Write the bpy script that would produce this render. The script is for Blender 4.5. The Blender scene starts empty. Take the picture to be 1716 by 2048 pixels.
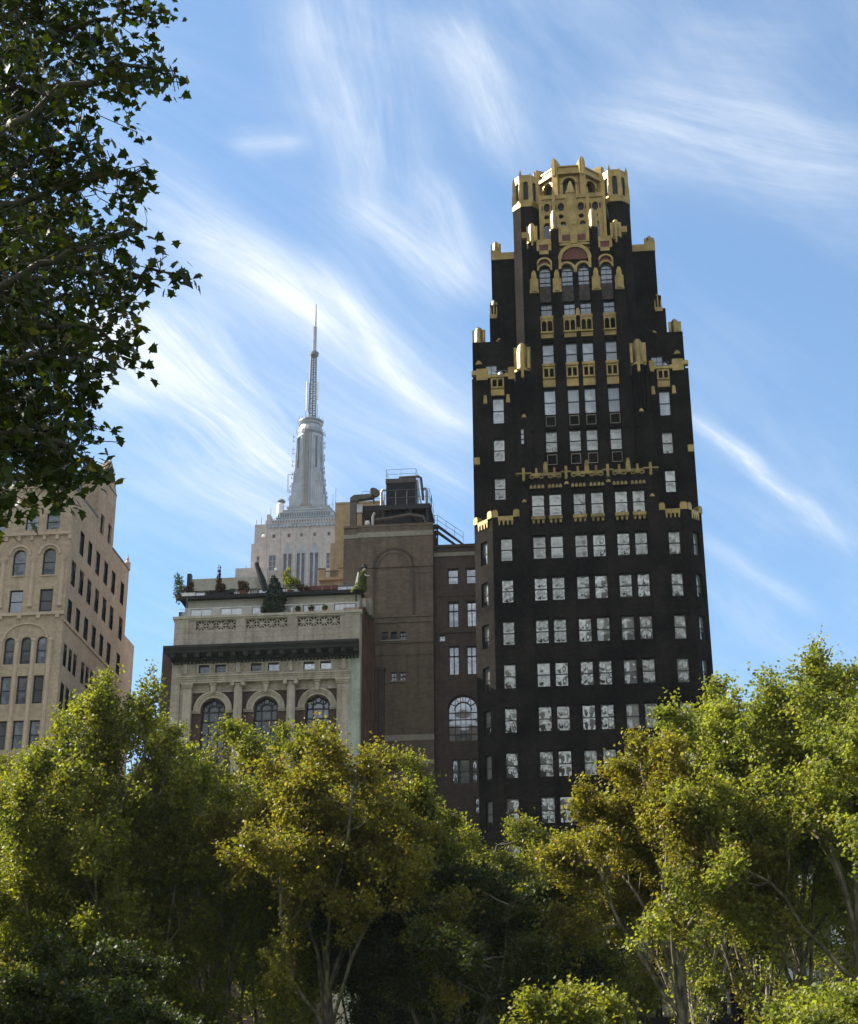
import bpy, math, random
import numpy as np
from mathutils import Vector, Matrix

R = math.radians
SC = bpy.context.scene
COL = SC.collection

# ---------------------------------------------------------------- camera
CAM_F, CAM_P, CAM_T, CAM_R = 3314.4, R(22.808), R(5.854), R(-0.3227)
_r = Vector((math.cos(CAM_T), math.sin(CAM_T), 0))
_f = Vector((-math.sin(CAM_T) * math.cos(CAM_P), math.cos(CAM_T) * math.cos(CAM_P), math.sin(CAM_P)))
_u = Vector((math.sin(CAM_T) * math.sin(CAM_P), -math.cos(CAM_T) * math.sin(CAM_P), math.cos(CAM_P)))
_X = math.cos(CAM_R) * _r + math.sin(CAM_R) * _u
_Y = -math.sin(CAM_R) * _r + math.cos(CAM_R) * _u
cam = bpy.data.objects.new('camera', bpy.data.cameras.new('camera'))
COL.objects.link(cam)
cam.matrix_world = Matrix(((_X.x, _Y.x, -_f.x, 0), (_X.y, _Y.y, -_f.y, 0), (_X.z, _Y.z, -_f.z, 1.6), (0, 0, 0, 1)))
cam.data.sensor_fit = 'VERTICAL'
cam.data.sensor_height = 36
cam.data.lens = CAM_F / 2048 * 36
cam.data.clip_end = 20000
SC.camera = cam


def ray(px, py):
    return _X * ((px - 858) / CAM_F) + _Y * ((1024 - py) / CAM_F) + _f


def at(px, py, Y):
    d = ray(px, py)
    return d.x * Y / d.y, 1.6 + d.z * Y / d.y


# ---------------------------------------------------------------- sun, sky, exposure
SUN_EL, SUN_AZ = R(40), R(9)           # azimuth: behind the left-hand direction
SUN_DIR = Vector((-math.cos(SUN_AZ) * math.cos(SUN_EL), math.sin(SUN_AZ) * math.cos(SUN_EL), math.sin(SUN_EL)))
sun = bpy.data.objects.new('sun', bpy.data.lights.new('sun', 'SUN'))
COL.objects.link(sun)
sun.rotation_euler = SUN_DIR.to_track_quat('Z', 'Y').to_euler()
sun.data.energy = 5.0
sun.data.angle = R(0.5)
sun.data.color = (1.0, 0.93, 0.8)
SC.view_settings.view_transform = 'Standard'
SC.view_settings.look = 'None'
SC.view_settings.exposure = 1.05
SC.view_settings.gamma = 1.0
SC.cycles.use_denoising = True
SC.cycles.max_bounces = 6
SC.cycles.transparent_max_bounces = 8


class NT:
    """A few short cuts for node trees."""
    def __init__(s, tree):
        s.t = tree
        s.n, s.l = tree.nodes, tree.links

    def put(s, sock, v):
        if hasattr(v, 'is_output'):
            s.l.new(v, sock)
        else:
            sock.default_value = v

    def node(s, typ, **kw):
        n = s.n.new(typ)
        for k, v in kw.items():
            setattr(n, k, v)
        return n

    def m(s, op, a, b=0.0, c=None, clamp=False):
        n = s.node('ShaderNodeMath', operation=op, use_clamp=clamp)
        s.put(n.inputs[0], a)
        s.put(n.inputs[1], b)
        if c is not None:
            s.put(n.inputs[2], c)
        return n.outputs[0]

    def vm(s, op, a, b=(0, 0, 0)):
        n = s.node('ShaderNodeVectorMath', operation=op)
        s.put(n.inputs[0], a)
        s.put(n.inputs[1], b)
        return n

    def comb(s, x, y, z):
        n = s.node('ShaderNodeCombineXYZ')
        for i, v in enumerate((x, y, z)):
            s.put(n.inputs[i], v)
        return n.outputs[0]

    def sep(s, v):
        n = s.node('ShaderNodeSeparateXYZ')
        s.put(n.inputs[0], v)
        return n.outputs

    def noise(s, vec, scale, detail=3, rough=.55, dist=0.0):
        n = s.node('ShaderNodeTexNoise')
        s.put(n.inputs['Vector'], vec)
        n.inputs['Scale'].default_value = scale
        n.inputs['Detail'].default_value = detail
        n.inputs['Roughness'].default_value = rough
        n.inputs['Distortion'].default_value = dist
        return n.outputs[0]

    def ramp(s, fac, lo, hi, a=0.0, b=1.0, smooth=True):
        n = s.node('ShaderNodeMapRange', interpolation_type='SMOOTHSTEP' if smooth else 'LINEAR')
        s.put(n.inputs[0], fac)
        for i, v in enumerate((lo, hi, a, b)):
            n.inputs[i + 1].default_value = v
        return n.outputs[0]

    def mix(s, fac, a, b, blend='MIX'):
        n = s.node('ShaderNodeMix', data_type='RGBA', blend_type=blend)
        s.put(n.inputs[0], fac)
        s.put(n.inputs[6], a if not isinstance(a, tuple) else (*a, 1))
        s.put(n.inputs[7], b if not isinstance(b, tuple) else (*b, 1))
        return n.outputs[2]


world = bpy.data.worlds.new('World')
SC.world = world
world.use_nodes = True
w = NT(world.node_tree)
w.n.clear()
sky = w.node('ShaderNodeTexSky', sky_type='NISHITA', sun_disc=False)
sky.sun_elevation = SUN_EL
sky.sun_rotation = math.atan2(SUN_DIR.x, SUN_DIR.y)
sky.air_density = 1.0
sky.dust_density = 0.3
sky.ozone_density = 2.0
tc = w.node('ShaderNodeTexCoord').outputs['Generated']
dx, dy, dz = w.sep(tc)
den = w.m('MAXIMUM', w.m('ADD', dz, 0.12), 0.05)
qx, qy = w.m('DIVIDE', dx, den), w.m('DIVIDE', dy, den)
q = w.comb(qx, qy, 0.0)
warp = w.node('ShaderNodeTexNoise')
w.put(warp.inputs['Vector'], q)
warp.inputs['Scale'].default_value = 1.3
warp.inputs['Detail'].default_value = 3
qw = w.vm('ADD', q, w.vm('SCALE', w.vm('SUBTRACT', warp.outputs[1], (.5, .5, .5)).outputs[0]).outputs[0])
qw.inputs[1].links[0].from_node.inputs[3].default_value = 0.16
qw = qw.outputs[0]


def skyq(px, py):
    d = ray(px, py).normalized()
    return d.x / (d.z + .12), d.y / (d.z + .12)


def fibres(vec, ang, along, across, detail=8, rough=.66):
    """Noise drawn out along one direction of the cloud layer."""
    x, y, _ = w.sep(vec)
    c, s_ = math.cos(ang), math.sin(ang)
    a = w.m('ADD', w.m('MULTIPLY', x, c), w.m('MULTIPLY', y, s_))
    b = w.m('SUBTRACT', w.m('MULTIPLY', y, c), w.m('MULTIPLY', x, s_))
    return w.noise(w.comb(w.m('MULTIPLY', a, along), w.m('MULTIPLY', b, across), 0.0), 1.0, detail, rough, .55)


def streak(p0, p1, width, amp, fade=.25, fib=(1.8, 13)):
    """One long cirrus band of the cloud layer between two sky directions."""
    (x0, y0), (x1, y1) = skyq(*p0), skyq(*p1)
    L = math.hypot(x1 - x0, y1 - y0)
    ux, uy = (x1 - x0) / L, (y1 - y0) / L
    x, y, _ = w.sep(qw)
    rx, ry = w.m('SUBTRACT', x, x0), w.m('SUBTRACT', y, y0)
    t = w.m('DIVIDE', w.m('ADD', w.m('MULTIPLY', rx, ux), w.m('MULTIPLY', ry, uy)), L)
    s_ = w.m('DIVIDE', w.m('SUBTRACT', w.m('MULTIPLY', ry, ux), w.m('MULTIPLY', rx, uy)), width * .82)
    g = w.m('POWER', 2.718, w.m('MULTIPLY', w.m('MULTIPLY', s_, s_), -1.0))
    e = w.m('MULTIPLY', w.ramp(t, -fade, fade), w.ramp(t, 1 + fade, 1 - fade))
    an = math.atan2(uy, ux)
    f = w.m('MULTIPLY', w.ramp(fibres(qw, an, *fib), .30, .76, .16, 1.05), w.ramp(fibres(qw, an, fib[0] * 2.6, fib[1] * 3.6, 6, .7), .28, .72, .6, 1.12))
    return w.m('MULTIPLY', w.m('MULTIPLY', w.m('MULTIPLY', g, e), f), amp * 1.2)


bands = [
    ((190, 330), (640, 640), .055, .55), ((520, 560), (1010, 880), .05, .6), ((330, 480), (880, 860), .07, .35),
    ((120, 600), (560, 960), .11, .85), ((160, 640), (330, 800), .10, .6), ((640, -60), (760, 420), .06, .45),
    ((880, 20), (1040, 330), .035, .5), ((700, 420), (980, 600), .04, .5), ((850, 380), (960, 560), .03, .45),
    ((1360, 830), (1690, 1105), .016, .75), ((1380, 1060), (1640, 1230), .02, .25), ((1240, 250), (1800, 350), .07, .5),
    ((1380, 90), (1640, 130), .05, .25), ((660, 560), (900, 830), .035, .5), ((460, 285), (600, 285), .02, .3),
    ((300, 900), (620, 1080), .07, .4), ((560, 760), (950, 960), .04, .35),
]
dens = None
for b in bands:
    s_ = streak(*b)
    dens = s_ if dens is None else w.m('ADD', dens, s_)
ang = math.atan2(skyq(1010, 880)[1] - skyq(400, 450)[1], skyq(1010, 880)[0] - skyq(400, 450)[0])
veil = w.m('MULTIPLY', w.ramp(fibres(qw, ang, 1.6, 6.5), .40, .80), .23)
dens = w.m('ADD', dens, veil)
# cloudier northern half of the sky, behind the viewer
north = w.ramp(dy, .15, -.35)
puff = w.ramp(w.noise(qw, 1.8, 3, .5), .38, .62, .45, 1.05)
dens = w.m('ADD', w.m('ADD', dens, .07), w.m('MULTIPLY', north, .92))
# thin haze towards the horizon and towards the sun
hz = w.m('POWER', w.m('SUBTRACT', 1.0, w.m('MAXIMUM', dz, 0.0)), 7.0)
dens = w.m('ADD', dens, w.m('MULTIPLY', hz, .55))
sd = w.vm('DOT_PRODUCT', tc, tuple(SUN_DIR)).outputs['Value']
glow = w.m('POWER', w.m('MAXIMUM', sd, 0.0), 9.0)
dens = w.m('MINIMUM', w.m('ADD', dens, w.m('MULTIPLY', glow, .5)), .96)
SKY_K = 0.086
blue = w.mix(1.0, sky.outputs[0], (.80, 1.12, 1.25), 'MULTIPLY')
cl = w.m('MULTIPLY', w.m('ADD', 6.1, w.m('MULTIPLY', glow, 6.0)), w.m('ADD', 1.0, w.m('MULTIPLY', north, w.m('SUBTRACT', puff, 1.0))))
skycol = w.mix(dens, blue, w.comb(w.m('MULTIPLY', cl, .93), w.m('MULTIPLY', cl, .99), w.m('MULTIPLY', cl, 1.06)))
bg = w.node('ShaderNodeBackground')
w.put(bg.inputs[0], skycol)
bg.inputs[1].default_value = SKY_K
w.l.new(bg.outputs[0], w.node('ShaderNodeOutputWorld').inputs[0])


# ---------------------------------------------------------------- materials
def mat(name, base, rough=.8, metal=0.0, var=.2, scale=.5, brick=None, spec=.4, stain=0.0, bump=0.0, fine=.12):
    """A painted, stone or brick surface: base colour, patchy variation, courses of masonry, streaks of wear."""
    mt = bpy.data.materials.new(name)
    mt.use_nodes = True
    k = NT(mt.node_tree)
    p = k.n['Principled BSDF']
    o = k.node('ShaderNodeTexCoord').outputs['Object']
    x, y, z = k.sep(o)
    n1 = k.noise(o, scale, 4)
    n2 = k.noise(o, scale * 9, 3)
    f = k.m('ADD', k.ramp(n1, .3, .7, 1 - var, 1 + var), k.ramp(n2, .3, .7, -fine, fine))
    if stain:
        sv = k.noise(k.comb(k.m('MULTIPLY', k.m('ADD', x, y), 1.6), 0.0, k.m('MULTIPLY', z, .12)), 1.0, 4)
        f = k.m('MULTIPLY', f, k.ramp(sv, .45, .75, 1.0, 1 - stain))
    h = None
    if brick:
        bw, bh, amt = brick
        bt = k.node('ShaderNodeTexBrick')
        k.put(bt.inputs['Vector'], k.comb(k.m('ADD', x, y), z, 0.0))
        bt.inputs['Scale'].default_value = 1.0
        bt.inputs['Brick Width'].default_value = bw
        bt.inputs['Row Height'].default_value = bh
        bt.inputs['Mortar Size'].default_value = bh * .07
        bt.inputs['Mortar Smooth'].default_value = .3
        bt.inputs['Color1'].default_value = (1, 1, 1, 1)
        bt.inputs['Color2'].default_value = (1 - amt * .6,) * 3 + (1,)
        bt.inputs['Mortar'].default_value = (1 - amt,) * 3 + (1,)
        f = k.m('MULTIPLY', f, k.sep(bt.outputs[0])[0])
        h = bt.outputs[1]
    c = k.mix(1.0, base, k.comb(f, f, f), 'MULTIPLY')
    k.put(p.inputs['Base Color'], c)
    p.inputs['Roughness'].default_value = rough
    p.inputs['Metallic'].default_value = metal
    p.inputs['Specular IOR Level'].default_value = spec
    if bump:
        b = k.node('ShaderNodeBump')
        b.inputs['Strength'].default_value = bump
        b.inputs['Distance'].default_value = .03
        k.put(b.inputs['Height'], n2 if h is None else k.m('SUBTRACT', n2, h))
        k.l.new(b.outputs[0], p.inputs['Normal'])
    return mt


def pane_mat(name, mirror, tint, inner0, inner1, sag, rough=.03, blind=.5):
    """Window glass over a room: a mirror coat with the pillow bulge of sealed panes, blinds drawn to different heights behind it."""
    mt = bpy.data.materials.new(name)
    mt.use_nodes = True
    k = NT(mt.node_tree)
    k.n.clear()
    out = k.node('ShaderNodeOutputMaterial')
    uv = k.node('ShaderNodeUVMap').outputs[0]
    u, v, _ = k.sep(uv)
    rnd = k.node('ShaderNodeObjectInfo').outputs['Random']
    r2 = k.m('FRACT', k.m('MULTIPLY', rnd, 37.7))
    r3 = k.m('FRACT', k.m('MULTIPLY', rnd, 91.3))
    vv = k.m('FRACT', k.m('MULTIPLY', v, 1.999))
    a = k.m('SUBTRACT', k.m('MULTIPLY', u, 2.0), 1.0)
    b = k.m('SUBTRACT', k.m('MULTIPLY', vv, 2.0), 1.0)
    ca, cb = k.m('COSINE', k.m('MULTIPLY', a, 1.571)), k.m('COSINE', k.m('MULTIPLY', b, 1.571))
    pil = k.m('MULTIPLY', k.m('MULTIPLY', ca, ca), k.m('MULTIPLY', cb, cb))
    o = k.node('ShaderNodeTexCoord').outputs['Object']
    wav = k.noise(o, .9, 2)
    rr = k.m('SQRT', k.m('ADD', k.m('MULTIPLY', a, a), k.m('MULTIPLY', k.m('ABSOLUTE', k.m('SUBTRACT', b, k.m('SUBTRACT', k.m('MULTIPLY', r2, 2.4), 1.2))), k.m('ABSOLUTE', k.m('SUBTRACT', b, k.m('SUBTRACT', k.m('MULTIPLY', r2, 2.4), 1.2)))))) 
    ripple = k.m('MULTIPLY', k.m('SINE', k.m('MULTIPLY', rr, 7.5)), .10)
    h = k.m('ADD', k.m('MULTIPLY', k.m('ADD', pil, ripple), k.m('ADD', k.m('MULTIPLY', r2, .9), .15)), k.m('MULTIPLY', wav, .22))
    bp = k.node('ShaderNodeBump')
    bp.inputs['Strength'].default_value = 1.0
    bp.inputs['Distance'].default_value = sag
    k.put(bp.inputs['Height'], h)
    gl = k.node('ShaderNodeBsdfGlossy')
    gl.inputs['Color'].default_value = (*tint, 1)
    gl.inputs['Roughness'].default_value = rough
    k.l.new(bp.outputs[0], gl.inputs['Normal'])
    drawn = k.m('GREATER_THAN', v, k.m('MULTIPLY', r3, blind * 2))
    fold = k.ramp(k.noise(k.comb(k.m('MULTIPLY', u, 26.0), k.m('MULTIPLY', v, .6), rnd), 1.0, 2), .3, .7, .75, 1.05)
    inner = k.mix(k.m('MULTIPLY', drawn, fold), inner0, inner1)
    df = k.node('ShaderNodeBsdfDiffuse')
    k.put(df.inputs[0], inner)
    mx = k.node('ShaderNodeMixShader')
    k.put(mx.inputs[0], k.m('ADD', mirror, k.m('MULTIPLY', k.m('SUBTRACT', r3, .5), .25)))
    k.l.new(df.outputs[0], mx.inputs[1])
    k.l.new(gl.outputs[0], mx.inputs[2])
    k.l.new(mx.outputs[0], out.inputs[0])
    return mt


def leaf_mat(name, c0, c1, c2, gloss=.5, trans=.45):
    """Leaves: every leaf its own tint between green, yellow-green and rust."""
    mt = bpy.data.materials.new(name)
    mt.use_nodes = True
    k = NT(mt.node_tree)
    k.n.clear()
    out = k.node('ShaderNodeOutputMaterial')
    ri = k.node('ShaderNodeNewGeometry').outputs['Random Per Island']
    o = k.node('ShaderNodeTexCoord').outputs['Object']
    patch = k.ramp(k.noise(o, .35, 3), .38, .66)
    c = k.mix(k.m('ADD', k.m('MULTIPLY', ri, .55), k.m('MULTIPLY', patch, .5), clamp=True), c0, c1)
    c = k.mix(k.m('MULTIPLY', k.ramp(k.m('FRACT', k.m('MULTIPLY', ri, 17.3)), .86, .93), k.ramp(patch, .2, .9, .35, 1.0)), c, c2)
    c = k.mix(1.0, c, k.comb(*[k.ramp(k.m('FRACT', k.m('MULTIPLY', ri, 7.9)), 0, 1, .65, 1.35, False)] * 3), 'MULTIPLY')
    p = k.node('ShaderNodeBsdfPrincipled')
    k.put(p.inputs['Base Color'], c)
    p.inputs['Roughness'].default_value = gloss
    p.inputs['Specular IOR Level'].default_value = .4
    t = k.node('ShaderNodeBsdfTranslucent')
    k.put(t.inputs[0], k.mix(1.0, c, (1.5, 1.6, .7), 'MULTIPLY'))
    mx = k.node('ShaderNodeMixShader')
    mx.inputs[0].default_value = trans
    k.l.new(p.outputs[0], mx.inputs[1])
    k.l.new(t.outputs[0], mx.inputs[2])
    k.l.new(mx.outputs[0], out.inputs[0])
    return mt


def bark_mat(name, pale, dark):
    mt = bpy.data.materials.new(name)
    mt.use_nodes = True
    k = NT(mt.node_tree)
    p = k.n['Principled BSDF']
    o = k.node('ShaderNodeTexCoord').outputs['Object']
    x, y, z = k.sep(o)
    f = k.ramp(k.noise(k.comb(k.m('MULTIPLY', x, 3.0), k.m('MULTIPLY', y, 3.0), k.m('MULTIPLY', z, 1.4)), 1.0, 4), .4, .6)
    k.put(p.inputs['Base Color'], k.mix(f, pale, dark))
    p.inputs['Roughness'].default_value = .85
    return mt


BLACK_BRICK = mat('black_brick', (.0175, .0145, .0118), .85, var=.5, scale=.3, brick=(.45, .16, .45), stain=.4, fine=.3, spec=.05, bump=.6)
GOLD = mat('gold_terracotta', (.345, .245, .076), .36, metal=.38, var=.22, scale=1.0, fine=.16, spec=.6, stain=.3, bump=.7)
GOLD_WORN = mat('worn_gold_terracotta', (.27, .198, .068), .45, metal=.3, var=.3, scale=1.0, fine=.2, stain=.35, bump=.7)
ESB_GLASS = mat('haze_tinted_glass', (.065, .075, .095), .3, var=.3, scale=.3)  # distance haze put into the glass colour
RED_TILE = mat('red_terracotta', (.14, .045, .035), .7, var=.2)
DARK_METAL = mat('dark_window_metal', (.02, .02, .02), .5, var=.1)
BRONZE = mat('bronze_relief_panel', (.05, .04, .034), .55, metal=.4, var=.5, scale=2.2, fine=.3)
STONE = mat('grey_limestone', (.42, .365, .295), .85, var=.14, scale=.5, brick=(1.5, .55, .22), stain=.3)
STONE_PLAIN = mat('limestone_trim', (.44, .385, .31), .85, var=.16, scale=.8, stain=.3)
CORNICE = mat('blackened_copper', (.022, .024, .02), .7, var=.3, scale=.7)
VERDIGRIS = mat('copper_stained_stone', (.36, .39, .32), .85, var=.14, stain=.35)
MAROON_BRICK = mat('maroon_brick', (.10, .064, .052), .85, var=.2, brick=(.4, .14, .3))
RED_BRICK = mat('red_party_brick', (.135, .068, .046), .85, var=.3, scale=.6, brick=(.4, .14, .3), stain=.55)
BROWN_BRICK = mat('brown_brick', (.185, .137, .098), .88, var=.13, scale=.22, brick=(.5, .17, .35), stain=.35)
BROWN_DARK = mat('dark_brown_brick', (.10, .072, .055), .88, var=.16, scale=.25, brick=(.5, .17, .25), stain=.2)
BAND_STONE = mat('weathered_band_stone', (.30, .27, .22), .85, var=.12)
TAN_BRICK = mat('tan_brick', (.46, .36, .26), .85, var=.10, scale=.3, brick=(.45, .16, .16), stain=.14)
TAN_TRIM = mat('tan_terracotta', (.48, .375, .285), .8, var=.12, scale=.8)
SLATE = mat('blue_grey_slate', (.13, .15, .17), .7, var=.2, brick=(.5, .3, .3))
STUCCO = mat('ochre_stucco', (.42, .31, .18), .9, var=.08, scale=.25)
ESB_STONE = mat('pale_pinkish_limestone', (.40, .345, .30), .85, var=.08, scale=.05)
ESB_METAL = mat('aluminium_panels', (.30, .325, .345), .42, metal=.4, var=.15, scale=.2)
ESB_DARK = mat('weathered_metal', (.12, .13, .14), .5, metal=.3, var=.25, scale=.3)
ESB_SHAFT = mat('taupe_mast_glazing', (.19, .17, .15), .4, metal=.3, var=.2, scale=.3)
ESB_RED = mat('dark_red_spandrel', (.11, .04, .045), .6, var=.2)
STEEL = mat('galvanised_duct', (.42, .42, .41), .45, metal=.6, var=.15, scale=2)
BLACK_STEEL = mat('black_painted_steel', (.018, .02, .024), .55, var=.2)
RAIL = mat('grey_rail_paint', (.10, .105, .115), .5, var=.1)
DUCT_BROWN = mat('brown_duct', (.10, .085, .075), .6, var=.2, scale=1.5)
PENT = mat('pale_penthouse_render', (.40, .38, .31), .85, var=.08, scale=.6, stain=.15)
ASPHALT = mat('asphalt', (.05, .05, .052), .9, var=.15)
PAVE = mat('concrete_pavement', (.28, .27, .25), .9, var=.1, brick=(1.5, 1.5, .2))
LAWN = mat('lawn', (.045, .075, .02), .95, var=.3)
TERRACOTTA = mat('clay_pot', (.17, .075, .045), .85, var=.15)
CANVAS = mat('dark_canvas', (.02, .022, .024), .9, var=.2)
WHITE = mat('white_paint', (.75, .74, .71), .6, var=.06)
SKIN_WHITE = mat('white_statue_paint', (.62, .62, .58), .6, var=.08)
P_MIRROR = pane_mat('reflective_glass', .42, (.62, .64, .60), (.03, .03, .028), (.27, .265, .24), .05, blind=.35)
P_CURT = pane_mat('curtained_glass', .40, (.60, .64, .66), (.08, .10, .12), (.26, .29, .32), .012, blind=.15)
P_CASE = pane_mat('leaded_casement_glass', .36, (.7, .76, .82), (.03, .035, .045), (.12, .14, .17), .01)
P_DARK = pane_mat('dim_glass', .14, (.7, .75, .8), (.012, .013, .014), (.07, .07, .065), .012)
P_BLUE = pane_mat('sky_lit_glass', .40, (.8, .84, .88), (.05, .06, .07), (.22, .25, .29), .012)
BARK = bark_mat('plane_bark', (.25, .215, .155), (.085, .07, .05))
BARK_DARK = bark_mat('shaded_bark', (.10, .085, .06), (.05, .042, .03))  # darker copy of the plane bark, shade put into its colour
LEAF_G = leaf_mat('green_plane_leaf', (.075, .092, .013), (.28, .275, .034), (.16, .09, .02))
LEAF_Y = leaf_mat('yellow_plane_leaf', (.088, .088, .012), (.30, .26, .034), (.22, .10, .022))
LEAF_L = leaf_mat('light_plane_leaf', (.105, .125, .02), (.32, .325, .055), (.19, .12, .025))
LEAF_D = leaf_mat('shade_toned_plane_leaf', (.024, .038, .008), (.062, .078, .013), (.08, .05, .015))  # plane leaf copy with the low trees' shade put into its colour
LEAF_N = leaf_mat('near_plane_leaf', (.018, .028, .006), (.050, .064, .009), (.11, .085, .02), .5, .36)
CONIFER = leaf_mat('conifer_green', (.012, .022, .010), (.025, .045, .016), (.03, .04, .02), .6, .1)
ORANGE_LEAF = leaf_mat('autumn_leaf', (.06, .045, .018), (.13, .06, .025), (.17, .045, .02))
LIME_LEAF = leaf_mat('lime_leaf', (.07, .10, .012), (.15, .17, .02), (.1, .06, .02))


# ---------------------------------------------------------------- objects
def tag(o, label=None, cat=None, group=None, kind=None):
    for k_, v in (('label', label), ('category', cat), ('group', group), ('kind', kind)):
        if v:
            o[k_] = v
    return o


def root(name, loc, label, cat, group=None):
    o = bpy.data.objects.new(name, None)
    o.empty_display_size = .5
    COL.objects.link(o)
    o.location = loc
    return tag(o, label, cat, group)


def base_of(o):
    p = Vector((0, 0, 0))
    while o is not None:
        p += o.location
        o = o.parent
    return p


class Fr:
    """A vertical plane: u along it, z up, d outward."""
    def __init__(s, ox, oy, ux=1.0, uy=0.0):
        s.o, s.u, s.n = (ox, oy), (ux, uy), (uy, -ux)

    def pt(s, u, z, d=0.0):
        return (s.o[0] + s.u[0] * u + s.n[0] * d, s.o[1] + s.u[1] * u + s.n[1] * d, z)


def front(Y):
    return Fr(0, Y)


def shape_r(kind, a, b, th):
    c, s = math.cos(th), math.sin(th)
    if kind == 'c':
        return 1 / math.sqrt((c / a) ** 2 + (s / b) ** 2)
    ts = a / abs(c) if abs(c) > 1e-9 else 1e9
    tb = b / abs(s) if abs(s) > 1e-9 else 1e9
    if kind == 'r' or s <= 0:
        return min(ts, tb)
    k = b - a
    if ts * s <= k:
        return ts
    return s * k + math.sqrt(max(0, s * s * k * k - k * k + a * a))


def shape_pts(kind, u0, u1, z0, z1, n=28):
    cu, cz, a, b = (u0 + u1) / 2, (z0 + z1) / 2, (u1 - u0) / 2, (z1 - z0) / 2
    if kind == 'r':
        return [(u0, z0), (u1, z0), (u1, z1), (u0, z1)]
    ths = sorted(set([i * 2 * math.pi / n for i in range(n)] + [math.atan2(sz * b, sx * a) % (2 * math.pi) for sx in (-1, 1) for sz in (-1, 1)]))
    return [(cu + shape_r(kind, a, b, t) * math.cos(t), cz + shape_r(kind, a, b, t) * math.sin(t)) for t in ths]


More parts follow.
